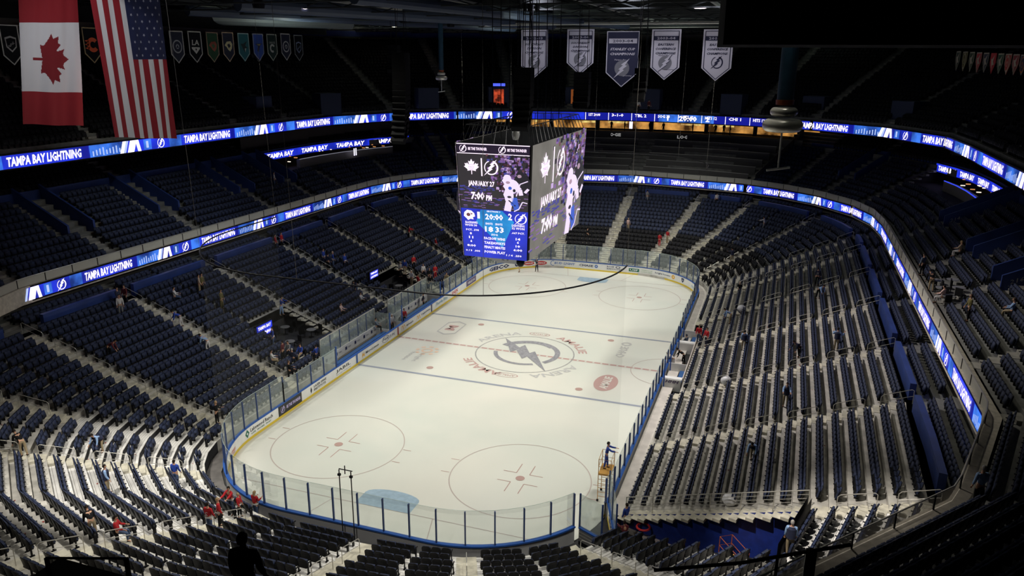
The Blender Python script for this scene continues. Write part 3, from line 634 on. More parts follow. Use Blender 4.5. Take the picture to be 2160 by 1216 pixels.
ORD = ['first', 'second', 'third', 'fourth', 'fifth', 'sixth', 'seventh', 'eighth', 'ninth', 'tenth', 'eleventh', 'twelfth', 'thirteenth', 'fourteenth', 'fifteenth', 'sixteenth', 'seventeenth', 'eighteenth', 'nineteenth', 'twentieth']
ORD += ['twenty-'+o for o in ORD[:9]]
def block_name(T):
    for hi, nm in ((5.24, 'left side block'), (5.43, 'left corner block'), (5.62, 'near-left corner block'), (5.82, 'near-left bend block'), (5.93, 'near end block left of the dark figure'), (6.05, 'near end block behind the dark figure'), (6.16, 'near end block by the goal crease'), (6.28, 'near end block beside the goal crease'), (6.44, 'near end middle block'), (6.6, 'near end block by the gate stairs'), (6.75, 'near-right block below the tunnel'), (6.9, 'near-right bright block'), (7.29, 'right side block nearest the tunnel'), (7.68, 'right side second block')):
        if T < hi: return nm
    return 'right side block'
for k in cand:
    x, y, z, an, si, i, kk, m_, tn = ALLS[k]
    T_ = (B_LOW[si]+(B_LOW[si+1] if si+1 < len(B_LOW) else B_LOW[0]+8))/2
    e = bpy.data.objects.new('stadium_seat', None); COL.objects.link(e); e.location = (x, y, z); e.rotation_euler = (0, 0, an); e.empty_display_size = .2
    tag(e, f'navy seat, {block_name(T_)}, {ORD[i]} row, {ORD[kk]} from its end', 'seat', 'folding seats in the lower stand')
    for me in (M_back, M_pad, M_arm, M_leg):
        o = bpy.data.objects.new(me.name, me); COL.objects.link(o); o.parent = e
def stamp(name, template, mats, spots, over=None, **tags):
    V = np.array(template.v); F = template.f; nv = len(V); n = len(spots); S_ = np.array([s[:4] for s in spots], float)
    c, s = np.cos(S_[:, 3]), np.sin(S_[:, 3]); X = V[:, 0][None]*c[:, None]-V[:, 1][None]*s[:, None]+S_[:, 0:1]; Y = V[:, 0][None]*s[:, None]+V[:, 1][None]*c[:, None]+S_[:, 1:2]; Z = V[:, 2][None]+S_[:, 2:3]
    co = np.stack([X, Y, Z], 2).reshape(-1, 3); ls = np.array([len(f) for f in F]); flat_ = np.array([i for f in F for i in f])
    loops = (flat_[None]+np.arange(n)[:, None]*nv).ravel(); tot = np.tile(ls, n); st = np.r_[0, tot.cumsum()[:-1]]
    me = bpy.data.meshes.new(name); me.vertices.add(len(co)); me.vertices.foreach_set('co', co.ravel().astype(np.float32)); me.loops.add(len(loops)); me.loops.foreach_set('vertex_index', loops.astype(np.int32))
    me.polygons.add(len(tot)); me.polygons.foreach_set('loop_start', st.astype(np.int32)); me.polygons.foreach_set('loop_total', tot.astype(np.int32))
    for q in mats: me.materials.append(q)
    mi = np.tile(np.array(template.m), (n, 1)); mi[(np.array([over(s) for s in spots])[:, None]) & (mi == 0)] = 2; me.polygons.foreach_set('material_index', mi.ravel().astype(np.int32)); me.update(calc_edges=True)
    o = bpy.data.objects.new(name, me); COL.objects.link(o); return tag(o, **tags)
simple = MB()
simple.obox((0, -.1, .62), (.235, 0, 0), (0, .03, .006), (0, -.05, .26), 0); simple.obox((0, -.135, .6), (.24, 0, 0), (0, .012, .003), (0, -.05, .31), 1)
simple.obox((0, .06, .56), (.215, 0, 0), (0, .045, .012), (0, -.04, .2), 0); simple.obox((0, .03, .34), (.22, 0, 0), (0, .1, 0), (0, 0, .05), 1)
simple.obox((.262, .05, .6), (.028, 0, 0), (0, .14, 0), (0, 0, .022), 1); simple.box((.262, -.02, .28), (.05, .16, .56), 0, 1)
simple.v = [(x, y, z*.93) for x, y, z in simple.v]
stamp('distant_seats', simple, [NAVY, SHELL, M('black_and_shaded_upholstery', (.012, .012, .015), .7)], [s for k, s in enumerate(ALLS) if k not in cs], over=lambda s: s[8] in ('top', 'upm') or (s[8] == 'low' and s[5] < 8 and s[1] > 24.5), label='thousands of folded navy and black seats filling the farther stands', cat='seats', kind='stuff')  # top and rear seats darkened for shade; low far-end rows truly black

# ------------------------------------------------------------------ aisle stairs and handrails
def stairs(P, n, T, tname, mat, w=1.05, i0=0):
    mb = MB()
    for i in range(i0, n):
        if gap(tname, i, T-.03) and gap(tname, i, T+.03): continue
        p = ringpt(P, i, T); q = ringpt(P, i+1, T); d = (q-p)[:2]; L = np.linalg.norm(d); d /= L; z = P(i)[4]; an = math.atan2(d[1], d[0])
        rise = P(i+1)[4]-z
        c = p[:2]+d*(L-.2); mb.box((*c, z+rise/4), (.4, w, rise/2), an)
        c = p[:2]+d*(L*.3); mb.box((*c, z+.012), (L*.6, w, .024), an)
    return mb.build('stair_steps', mat, kind='structure')
for T in A_LOW: stairs(P_low, 18, T, 'low', STEP, i0=9 if T in (5.24, 1.1) else 0)
for T in A_MID:
    if 1.7 < T < 2.3 or 5.0 < T < 7.0: continue
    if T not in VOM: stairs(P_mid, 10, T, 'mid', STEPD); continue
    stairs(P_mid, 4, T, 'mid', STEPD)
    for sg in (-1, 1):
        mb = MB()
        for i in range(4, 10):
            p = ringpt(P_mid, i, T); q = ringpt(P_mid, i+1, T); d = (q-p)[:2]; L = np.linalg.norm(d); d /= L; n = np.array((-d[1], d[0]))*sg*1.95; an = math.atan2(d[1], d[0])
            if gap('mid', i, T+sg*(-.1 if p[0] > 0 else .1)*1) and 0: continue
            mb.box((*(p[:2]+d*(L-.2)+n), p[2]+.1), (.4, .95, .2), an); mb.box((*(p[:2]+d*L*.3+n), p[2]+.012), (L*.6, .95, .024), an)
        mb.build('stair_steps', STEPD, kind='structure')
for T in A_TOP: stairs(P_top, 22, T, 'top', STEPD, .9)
SIDE = lambda T: ('right' if (T < 1.3 or T > 6.95) else 'far end' if T < 2.7 else 'left' if T < 5.2 else 'near end')
AISLE_NAME = {.12: 'right stand, aisle level with the center line', .52: 'right stand, aisle beyond the penalty box', .93: 'right stand, aisle at the start of the far corner', 1.1: 'upper aisle of the far-right corner', 1.36: 'aisle in the bend of the far-right corner',
 1.63: 'far end, aisle right of the two red shirts', 1.8: 'far end, middle right aisle', 2.0: 'far end, aisle behind the goal', 2.2: 'far end aisle behind the scoreboard', 2.37: 'far end aisle nearest the tan tunnel wall', 2.64: 'left of the tan tunnel wall at the far end', 2.82: 'left stand, farthest corner aisle', 3.02: 'left stand, aisle before the far corner', 3.43: 'left stand, aisle level with the far tables', 3.83: 'left stand, aisle between the two lit screens', 4.26: 'left stand, aisle left of the team bench', 4.69: 'left stand, aisle above the dark glass advert', 5.04: 'left stand, long aisle at the near corner', 5.24: 'short upper aisle of the near-left corner', 5.43: 'bright aisle curving round the near-left corner', 5.82: 'bright aisle behind the red-shirted group', 6.05: 'near end, aisle behind the goal', 6.28: 'near end, aisle right of the goal', 6.6: 'near end, bright stairs beside the open gate', 6.9: 'edge of the right stand above the tunnel', 7.29: 'right stand, first aisle above the tunnel', 7.68: 'right stand, aisle level with the penalty box'}
def rail(P, i0, i1, T, label, side=0.):
    a, b = ringpt(P, i0+.35, T), ringpt(P, i1+.35, T); a[2] = P(i0)[4]; b[2] = P(i1)[4]
    t = thing('aisle_handrail', a, label, 'handrail', 'tubular handrails down the middle of the aisles')
    up = np.array((0, 0, .92)); mid = np.array((0, 0, .5)); d = (b-a)/np.linalg.norm(b-a)*.12
    k = MB(); k.tube([a, a+up-np.array((0, 0, .1)), a+up+d, b+up-d, b+up-np.array((0, 0, .1)), b], .022, 6); k.build('top_rail', RAILM, t)
    k = MB(); k.tube([a+mid, b+mid], .017, 5); k.build('middle_rail', RAILM, t)
for T in A_LOW:
    start = 9 if T in (5.24, 1.1) else 0
    segs = [(k, k+2) for k in range(start+1, 17, 3)]
    for q, (i0, i1) in enumerate(segs):
        if T == 6.9 and i0 < 12: continue
        if gap('low', i0, T-.02) and gap('low', i0, T+.02): continue
        rail(P_low, i0, i1, T, f'grey handrail, {AISLE_NAME[T]}, {ORD[q]} up')

# guard rail along the tunnel edge of the right stand
t = thing('guard_rail', ringpt(P_low, 0, 6.915), 'long grey guard rail with many bars above the blue tunnel wall', 'guard rail')
a, b = ringpt(P_low, .3, 6.905), ringpt(P_low, 11.8, 6.905)
for nm, hs, r in (('top_rail', (1.05,), .03), ('lower_rail', (.2, .4, .6, .82), .014)):
    k = MB()
    for h in hs: k.tube([a+(0, 0, h), b+(0, 0, h)], r, 5)
    k.build(nm, RAILM, t)
for j in range(7):
    k = MB(); p = a+(b-a)*j/6; k.tube([p-(0, 0, .3), p+(0, 0, 1.05)], .03, 6); k.build('post', RAILM, t)

# tunnel of the ice resurfacer (near right): walls under the stands
def side_wall(P, T, n, z0, name, mat, extra=0.):
    A = [(*ringpt(P, i, T)[:2], z0) for i in range(n+1)]; B = [(*ringpt(P, i, T)[:2], P(i)[4]+extra-.02) for i in range(n+1)]
    mb = MB(); mb.strip(A, B); return mb.build(name, mat, kind='structure')
side_wall(P_low, 6.9, 12, 0, 'wall_tunnel_blue', M('tunnel_blue', (.008, .025, .2), .55, noise=.15))
side_wall(P_low, 6.75, 12, 0, 'wall_tunnel_near', DARKW)
a, b = ringpt(P_low, 12, 6.75), ringpt(P_low, 12, 6.9)
k = MB(); k.add([(a[0], a[1], 3.4), (b[0], b[1], 3.4), (b[0], b[1], 5.7), (a[0], a[1], 5.7)], [(0, 1, 2, 3)]); k.add([(a[0]-.15, a[1]+.1, 3.4), (b[0]-.15, b[1]+.1, 3.4), (b[0]-.15, b[1]+.1, 5.75), (a[0]-.15, a[1]+.1, 5.75)], [(0, 1, 2, 3)])
k.build('wall_tunnel_lintel', DARKW, kind='structure')
k = MB(); p, q = ringpt(P_low, .1, 6.892), ringpt(P_low, 12, 6.892); d = (q-p)[:2]/np.linalg.norm((q-p)[:2]); k.box(((p[0]+q[0])/2, (p[1]+q[1])/2, .12), (np.linalg.norm((q-p)[:2]), .16, .28), math.atan2(d[1], d[0])); k.build('baseboard_tunnel', M('kerb_pink', (.6, .52, .5), .7), kind='structure')
# tan tunnel with arches (far left) and the lit sign over it
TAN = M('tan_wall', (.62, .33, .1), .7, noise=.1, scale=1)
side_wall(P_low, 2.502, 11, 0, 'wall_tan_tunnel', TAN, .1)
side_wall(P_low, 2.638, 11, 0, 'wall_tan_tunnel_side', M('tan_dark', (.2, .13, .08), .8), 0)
a, b = ringpt(P_low, 11, 2.5), ringpt(P_low, 11, 2.64); k = MB(); k.add([(a[0], a[1], 0), (b[0], b[1], 0), (b[0], b[1], 4.9), (a[0], a[1], 4.9)], [(0, 1, 2, 3)]); k.build('wall_tan_back', TAN, kind='structure')
for i_ in (2.6, 4.1):
    p = ringpt(P_low, i_, 2.505); q = ringpt(P_low, i_+.75, 2.505); d = (q-p)[:2]; L = np.linalg.norm(d); d /= L; nrm = np.array((-d[1], d[0]))*-1
    pl = [(0, 0), (1, 0)]+[(.5+.5*math.cos(a), 1.7+.5*math.sin(a)) for a in [PI*j/10 for j in range(11)]]
    k = MB(); c = p[:2]; k.add([(*(c+d*u*L*1.2+nrm*-.04), v*.95) for u, v in pl], [tuple(range(len(pl)))]); k.build('door_arch', M('arch_dark', (.05, .03, .02), .7), kind='structure')
def sign_box(name, label, cat, a, b, z0, z1, screen, text=None, group=None, flip=1):
    a, b = np.array(a[:2]), np.array(b[:2]); d = b-a; L = np.linalg.norm(d); d /= L; n = np.array((d[1], -d[0]))*flip; c = (a+b)/2; an = math.atan2(d[1], d[0])
    t = thing(name, (*c, z0), label, cat, group); k = MB(); k.box((*(c-n*.12), (z0+z1)/2), (L+.16, .22, z1-z0+.16), an); k.build('housing', BLACK, t)
    k = MB(); F = lambda off: (lambda u, v: (*(a+d*u+n*off), z0+v)); f0 = F(.005); k.add([f0(0, 0), f0(L, 0), f0(L, z1-z0), f0(0, z1-z0)], [(0, 1, 2, 3)]); k.build('screen', screen, t)
    if text:
        k = MB(); h = (z1-z0)/len(text)
        for j, s in enumerate(text): put_text(k, s, F(.02), L*.08, (len(text)-1-j+.22)*h, h*.56, L*.84, .15, .03)
        k.build('lettering', LW, t)
    return t
a, b = aty(882, 494, 34), None
pa, pb = hit(884, 530), hit(938, 520)
u0, u1 = atz(882, 500, 3.9), atz(936, 491, 3.9)
sign_box('led_sign', 'small blue LED sign over the tan tunnel in the far left corner', 'LED sign', (*u0[:2],), (*u1[:2],), 3.55, 4.35, LBLUE, ['TAMPA BAY LIGHTNING'], flip=1)

# mid-level blue stairway walls
for j, V in enumerate(VOM):
    side = SIDE(V)
    for s in (-1, 1):
        inner = MB(); A0 = []; A1 = []; B0 = []; B1 = []
        c0, c1 = ringpt(P_mid, 4, V), ringpt(P_mid, 10.7, V); d = (c1-c0)[:2]; d /= np.linalg.norm(d); n = np.array((-d[1], d[0]))*s
        for i_ in (4, 5, 7, 9, 10.7):
            c = ringpt(P_mid, i_, V); z = P_mid(i_)[4]
            A0.append((*(c[:2]+n*1.2), z-.6)); A1.append((*(c[:2]+n*1.2), z+1.0)); B0.append((*(c[:2]+n*1.4), z-.6)); B1.append((*(c[:2]+n*1.4), z+1.0))
        inner.strip(A0, A1); inner.strip(A1, B1); inner.strip(B1, B0); inner.add([A0[0], A1[0], B1[0], B0[0]], [(0, 1, 2, 3)])
        inner.build('wall_stairway', BLUEW, kind='structure')
    c = ringpt(P_mid, 4, V); z = P_mid(4)[4]
    k = MB(); n2 = np.array((-n[1], n[0]))
    k.add([(*(c[:2]-n*1.2), z-.2), (*(c[:2]+n*1.2), z-.2), (*(ringpt(P_mid, 10.6, V)[:2]+n*1.2), z+.1), (*(ringpt(P_mid, 10.6, V)[:2]-n*1.2), z+.1)], [(0, 1, 2, 3)]); k.build('floor_stairway', DARKW, kind='structure')
for V, num in ((.74, '214'), (7.82, '216')):
    c = ringpt(P_mid, 4, V); d = (ringpt(P_mid, 6, V)-c)[:2]; d /= np.linalg.norm(d); n = np.array((-d[1], d[0]))
    for s in (-1, 1):
        k = MB(); put_text(k, num, lambda u, v: (*(c[:2]+n*s*1.42*-1*0+n*s*1.42+d*(u+.5)), P_mid(4)[4]+.45+v+u*.42), 0, 0, .3, .75) if s < 0 else put_text(k, num, lambda u, v: (*(c[:2]+n*1.42+d*(1.4-u)), P_mid(4)[4]+.45+v+(1-u)*.42), 0, 0, .3, .75)
        tag(k.build('section_number', M('number_white', (.5, .5, .5), .6)), 'white section number on the blue stairway walls '+('below the right bar recess' if num == '214' else 'nearest the right picture edge'), 'sign', 'section numbers '+num)
# LED signs on the middle level
def ring_sign(label, Ta, Tb, z0, z1, n):
    t = thing('led_sign', (*ring(*P_mid(10.3)[:4], (Ta+Tb)/2), z0), label, 'LED sign'); k = MB(); bk = MB(); l = MB(); p = P_mid(10.3)
    pt = Path(dens([ring(*p[:4], T) for T in TT(Tb, Ta, 6)], 6)); S_ = [pt.L*q/30 for q in range(31)]
    k.strip([(*pt(s, .03), z0) for s in S_], [(*pt(s, .03), z1) for s in S_]); bk.strip([(*pt(s, -.2), z0-.05) for s in S_], [(*pt(s, -.2), z1+.05) for s in S_]); bk.strip([(*pt(s, -.2), z1+.05) for s in S_], [(*pt(s, 0), z1+.05) for s in S_]); bk.strip([(*pt(s, -.2), z0-.05) for s in S_], [(*pt(s, 0), z0-.05) for s in S_]); bk.strip([(*pt(s, 0), z0-.05) for s in S_], [(*pt(s, 0), z1+.05) for s in S_])
    bk.build('housing', BLACK, t); k.build('screen', LBLUE, t)
    for q in range(n): put_text(l, 'TAMPA BAY', lambda u, v: (*pt(u, .06), z0+v), pt.L*(q+.12)/n, .18*(z1-z0), .62*(z1-z0), pt.L*.76/n, .15, .03)
    l.build('lettering', LW, t)
ring_sign('bright blue LED sign over the recessed bar on the left middle level', 2.63, 3.24, 13.55, 14.5, 4)
ring_sign('bright blue LED sign over the recessed bar on the right middle level', .86, 1.25, 13.55, 14.5, 4)

# ------------------------------------------------------------------ scoreboard
def sbox():
    W0, D0, W1, D1, z0, z1 = 2.75, 7.7, 3.1, 8.25, 10.9, 19.85
    t = thing('scoreboard', (0, 0, z0), 'huge four-sided video scoreboard hanging over center ice', 'scoreboard')
    k = MB(); e = .06
    lo = [(-W0+e, -D0+e, z0), (W0-e, -D0+e, z0), (W0-e, D0-e, z0), (-W0+e, D0-e, z0)]; hi = [(-W1+e, -D1+e, z1), (W1-e, -D1+e, z1), (W1-e, D1-e, z1), (-W1+e, D1-e, z1)]
    k.add(lo+hi, [(3, 2, 1, 0), (4, 5, 6, 7), (0, 1, 5, 4), (1, 2, 6, 5), (2, 3, 7, 6), (3, 0, 4, 7)]); k.build('housing', BLACK, t)
    def face(a0, b0, a1, b1, nrm, mg=.12):
        a0, b0, a1, b1, nrm = (np.array(v, float) for v in (a0, b0, a1, b1, nrm))
        def mk(off):
            def fn(u, v):
                u = mg/5+(1-2*mg/5)*u
                return (a0+(b0-a0)*u)*(1-v)+(a1+(b1-a1)*u)*v+nrm*off
            return fn
        return mk
    F = face((-W0, -D0, z0), (W0, -D0, z0), (-W1, -D1, z1), (W1, -D1, z1), (0, -1, 0))
    S_ = face((W0, -D0, z0), (W0, D0, z0), (W1, -D1, z1), (W1, D1, z1), (1, 0, 0), .05)
    B = face((W0, D0, z0), (-W0, D0, z0), (W1, D1, z1), (-W1, D1, z1), (0, 1, 0)); L = face((-W0, D0, z0), (-W0, -D0, z0), (-W1, D1, z1), (-W1, -D1, z1), (-1, 0, 0), .05)
    dk, gy = M('led_dark', (.035, .03, .035), emit=1.), M('led_grey', (.17, .16, .14), emit=1., noise=.12, scale=.5)
    cr = [M('led_crowd_'+n, c, emit=1.) for n, c in (('violet', (.25, .13, .38)), ('lilac', (.6, .42, .75)), ('brown', (.16, .06, .08)), ('indigo', (.06, .06, .3)), ('black', (.015, .012, .02)))]
    pk = M('led_pinkwhite', (1, .82, 1), emit=1.35); jers = M('led_jersey', (.85, .72, .95), emit=1.1); blk = M('led_black', (.02, .018, .025), emit=1.)
    rnd = random.Random(3)
    def q(mb, fn, u0, v0, u1, v1, mi=0, sk=0): mb.add([fn(u0, v0), fn(u1, v0), fn(u1+sk, v1), fn(u0+sk, v1)], [(0, 1, 2, 3)], mi)
    def picture(mk, asp, v0, v1, bgm, nm):
        # picture panel between v0 and v1; asp = width / height of the whole face
        V = lambda v: v0+(v1-v0)*v; hh = v1-v0
        bg = MB(); q(bg, mk(.02), 0, v0, 1, v1); bg.build(nm+'_picture', bgm, t)
        c = MB(); f3 = mk(.035)
        for _ in range(520):
            u = min(.995, max(.35, rnd.gauss(.78, .17))); v = rnd.uniform(.32, .99); s = rnd.uniform(.008, .022)
            if u < .55 and v < .55: continue
            q(c, f3, u-s, V(v)-s*.7*hh*1.6, min(1, u+s), V(v)+s*.7*hh*1.6, rnd.choice((0, 0, 1, 2, 3, 4, 4, 4)))
        for _ in range(50):
            u = rnd.uniform(.02, .5); v = rnd.uniform(.3, .42); q(c, f3, u-.02, V(v), u+.02, V(v)+.015*hh, 3)
        for _ in range(70):
            u = rnd.uniform(0, 1); v = rnd.uniform(0.02, .3); q(c, f3, u-.03, V(v), min(1, u+.03), V(v)+.012*hh, rnd.choice((0, 0, 3)))
        c.build(nm+'_crowd_dots', cr, t)
        wv = lambda f: (lambda u, v: f(u, V(v)))
        g = wv(mk(.06)); X = 1/asp*hh   # X scales a height in v to a width in u
        pl = MB()   # players
        def blob(cx, cy, rx, ry, mi, n=14, f=None, a=0):
            f = f or g; pl.add([f(cx+rx*math.cos(a+2*PI*k/n)*(1+.12*math.sin(3*k)), cy+ry*math.sin(a+2*PI*k/n)) for k in range(n)], [tuple(range(n))], mi)
        g2 = wv(mk(.075)); g3 = wv(mk(.09))
        def limb(f, pts, w, mi):
            for (x0, y0), (x1, y1) in zip(pts, pts[1:]):
                dx, dy = x1-x0, y1-y0; L_ = math.hypot(dx, dy); nx, ny = -dy/L_*w, dx/L_*w; pl.add([f(x0+nx, y0+ny), f(x0-nx, y0-ny), f(x1-nx, y1-ny), f(x1+nx, y1+ny)], [(0, 1, 2, 3)], mi)
        blob(.9, .5, .13, .17, 1, f=g); blob(.88, .67, .055, .06, 1, f=g2); blob(.87, .64, .03, .03, 2, f=g3)                # dark jersey player
        limb(g3, [(.99, .56), (.88, .5), (.83, .28)], .008, 0); limb(g3, [(1.0, .42), (.95, .35)], .02, 0); limb(g3, [(.99, .16), (.92, .18), (.87, .05), (.8, .0)], .008, 0)
        blob(.7, .55, .07, .07, 0, f=g2); blob(.7, .6, .055, .06, 0, f=g3); blob(.71, .52, .03, .025, 2, f=g3)                        # white helmet
        blob(.76, .45, .11, .13, 0, f=g2); blob(.72, .3, .07, .14, 0, f=g2); limb(g3, [(.8, .5), (.88, .4), (.9, .3)], .03, 0); limb(g2, [(.74, .25), (.7, .0)], .05, 0); limb(g2, [(.8, .25), (.84, .02)], .04, 3)
        blob(.74, .42, .025, .03, 3, f=g3); blob(.8, .38, .02, .03, 1, f=g3); blob(.73, .26, .03, .02, 1, f=g3); blob(.78, .14, .03, .04, 3, f=g3); limb(g3, [(.72, .2), (.82, .1)], .01, 1)
        pl.build(nm+'_players', [jers, blk, M('led_skin', (.45, .3, .4), emit=1.), M('led_royal', (.05, .12, .6), emit=1.)], t)
        l = MB(); fn = wv(mk(.1)); n_ = lambda cx, cy, s: (lambda u, v: fn(cx+u*s*X*1.0, cy+v*s))
        put_poly(l, MAPLE, n_(.2, .76, .15), 0, 0, 1); q(l, mk(.1), .335, V(.61), .352, V(.93)); put_logo(l, n_(.47, .77, .13), 0, 0, 1)
        put_text(l, 'JANUARY 27', fn, .14, .4, .12, .38, 0, .03); put_text(l, '7:00', fn, .17, .17, .15, .2, .1, .04); put_text(l, 'PM', fn, .39, .17, .1, .09, .1, .04); l.build(nm+'_lettering', pk, t)
        k = MB(); put_text(k, 'TORONTO', wv(mk(.12)), .15, .79, .03, .1); put_text(k, 'MAPLE', wv(mk(.12)), .16, .75, .03, .08); put_text(k, 'LEAFS', wv(mk(.12)), .165, .71, .03, .07); k.build(nm+'_emblem_print', cr[0], t)
    for mk, nm in ((F, 'front'), (B, 'rear')):
        picture(mk, .62, .435, .912, dk, nm)
        k = MB(); q(k, mk(.02), 0, .92, 1, .995); k.build(nm+'_banner_screen', M('led_banner', (.02, .012, .03), emit=1.), t)
        k = MB(); q(k, mk(.03), 0, .912, 1, .918); q(k, mk(.03), 0, .991, 1, .998)
        for u0 in (.16, .7): put_text(k, 'BE THE THUNDER', mk(.04), u0, .942, .025, .26, .1, .03); put_logo(k, (lambda a: (lambda u, v: mk(.04)(a+u*.05, .955+v*.03)))(u0-.075), 0, 0, 1)
        k.build(nm+'_banner_lettering', pk, t)
        k = MB(); q(k, mk(.02), 0, 0, 1, .435); k.build(nm+'_score_screen', M('led_score_blue', (.02, .035, .52), emit=1.1, noise=.3, scale=.4), t)
        k = MB(); f2 = mk(.03); k.add([f2(.22, .32), f2(.3, .43), f2(.62, .43), f2(.8, .34), f2(.62, .1), f2(.5, .17)], [(0, 1, 2, 3, 4, 5)]); k.build(nm+'_score_glow', M('led_cyan', (.02, .3, .85), emit=1., noise=.45, scale=.4), t)
        k = MB(); T_ = lambda s, u, v, h, w_: put_text(k, s, mk(.045), u-w_/2, v, h, w_, 0, .035)
        T_('SECTION 1', .49, .413, .014, .2); T_('1', .265, .35, .06, .04); T_('20:00', .5, .345, .055, .27); T_('2', .74, .355, .06, .06)
        put_logo(k, lambda u, v: mk(.045)(.89+u*.09, .372+v*.047), 0, 0, 1)
        T_('BLACKHAWKS', .15, .3, .021, .19); T_('WON 30', .14, .275, .021, .19); T_('PCT. .598', .16, .235, .018, .2)
        T_('SHOTS', .42, .3, .02, .11); T_('SHOTS', .57, .3, .02, .11); T_('18', .42, .235, .052, .13); T_('33', .58, .235, .052, .13); T_('SOG', .5, .205, .018, .1)
        T_('LIGHTNING', .86, .3, .021, .19); T_('32 WON', .86, .275, .021, .19); T_('.667 PCT.', .86, .235, .018, .2)
        for s, v in (('FACEOFF WINS', .165), ('TAKEAWAYS', .125), ('PENALTY MINUTES', .085), ('POWER PLAY', .042)): T_(s, .5, v, .025, .33)
        for s, v in (('8', .2), ('11', .165), ('6', .13), ('8:00', .09)): T_(s, .13, v, .022, .035*len(s))
        for s, v in (('14', .18), ('6', .15), ('10', .115), ('6:00', .08)): T_(s, .86, v, .022, .035*len(s))
        T_('0 / 3  .000', .15, .045, .018, .23); T_('1 / 4  .250', .8, .03, .018, .24)
        k.build(nm+'_score_lettering', M('led_score_white', (.95, .85, 1), emit=1.2), t)
        k = MB(); fc = lambda o: (lambda u, v: mk(o)(.12+u*.09, .375+v*.046))
        k.add([fc(.045)(x, y) for x, y in ((-.9, -.2), (-.8, .5), (-.3, 1), (.4, .9), (.9, .4), (1, -.2), (.6, -.4), (.75, -.8), (.2, -.7), (-.2, -1), (-.5, -.6))], [tuple(range(11))]); k.build(nm+'_crest', pk, t)
        k = MB(); put_ring(k, fc(.06), -.1, .1, 0, .35, n=8); k.add([fc(.06)(x, y) for x, y in ((.2, .5), (.7, .3), (.4, .1))], [(0, 1, 2)]); k.build(nm+'_crest_detail', cr[2], t)
    picture(S_, 1.75, .0, 1., gy, 'side'); picture(L, 1.75, 0., 1., gy, 'left_side')
    # frame under and cage on top
    k = MB(); u_ = [(-2.2, -6.6), (2.2, -6.6), (2.2, 6.6), (-2.2, 6.6)]; l_ = [(-1.0, -4.2), (1.0, -4.2), (1.0, 4.2), (-1.0, 4.2)]
    k.add([(x, y, z0-.02) for x, y in u_]+[(x, y, z0-1.3) for x, y in l_], [(7, 6, 5, 4), (0, 1, 5, 4), (1, 2, 6, 5), (2, 3, 7, 6), (3, 0, 4, 7)]); k.build('underside_hopper', M('hopper_navy', (.015, .02, .06), .4), t)
    k = MB(); k.lathe((1.4, -5.6, z0-.75), [(0, -.35), (.2, -.3), (.32, -.1), (.34, .1), (.3, .3), (.1, .36)], 16); k.tube([(1.4, -5.6, z0), (1.4, -5.6, z0-.5)], .06); k.build('dome_camera', SHELL, t, smooth=True)
    k = MB(); put_ring(k, lambda u, v: (u, -5.4-v*.6, z0-.72+v*.0), 0, 0, .25, .35, n=4); k.build('small_emblem', M('emblem_grey', (.3, .3, .35), .5), t)
    k = MB()
    for x in (-W1, W1): 
        for j in range(17): y = -D1+2*D1*j/16; k.tube([(x*.93, y*.97, z1), (x*.8, y*.9, z1+1.3)], .03, 4)
        k.tube([(x*.8, -D1*.9, z1+1.3), (x*.8, D1*.9, z1+1.3)], .04, 4)
    for y in (-D1, D1):
        for j in range(7): x = -W1+2*W1*j/6; k.tube([(x*.93, y*.97, z1), (x*.8, y*.9, z1+1.3)], .03, 4)
        k.tube([(-W1*.8, y*.9, z1+1.3), (W1*.8, y*.9, z1+1.3)], .04, 4)
    k.build('top_cage', M('cage_metal', (.06, .06, .065), .5, .5), t, kind=None)
    k = MB()
    for x in (-1.6, -.9, .9, 1.6):
        for y in (-4, 0, 4): k.tube([(x, y, z1), (x, y, 31)], .035, 4)
    k.build('hoist_cable', BLACK, t)
sbox()

# ------------------------------------------------------------------ protective nets behind the goals
def netting(label, s0, s1, al):
    t = thing('protective_net', (*RP((s0+s1)/2 % RL), 3.2), label, 'net', None)
    S_ = seq(s0, s1, .6); pt = lambda s, z: (*RP(s % RL, -.16), z)
    k = MB(); k.strip([pt(s, 3.0) for s in S_], [pt(s, 15.05) for s in S_]); k.build('netting', M('net_%d' % (al*1000), (.1, .1, .09), .8, alpha=al), t)
    k = MB(); k.tube([pt(s, 15.05) for s in S_], .045, 5); k.build('top_cable', BLACK, t)
    k = MB()
    for s in (s0, s0+(s1-s0)*.25, s0+(s1-s0)*.75, s1, (s0+s1)/2): p = pt(s, 15.05); k.tube([p, (p[0]*1.02, p[1]*1.01, 31)], .011, 4)
    k.build('suspension_wire', M('wire', (.1, .09, .08), .6), t)
netting('dark protective netting wrapped round the near end, hung from a curved cable', RP.near(12.95, -21.2), RP.near(-12.95, -17.5), .075)
netting('faint protective netting round the far end, hung from a curved cable', RP.near(-12.95, 17.5), RP.near(12.95, 21), .03)

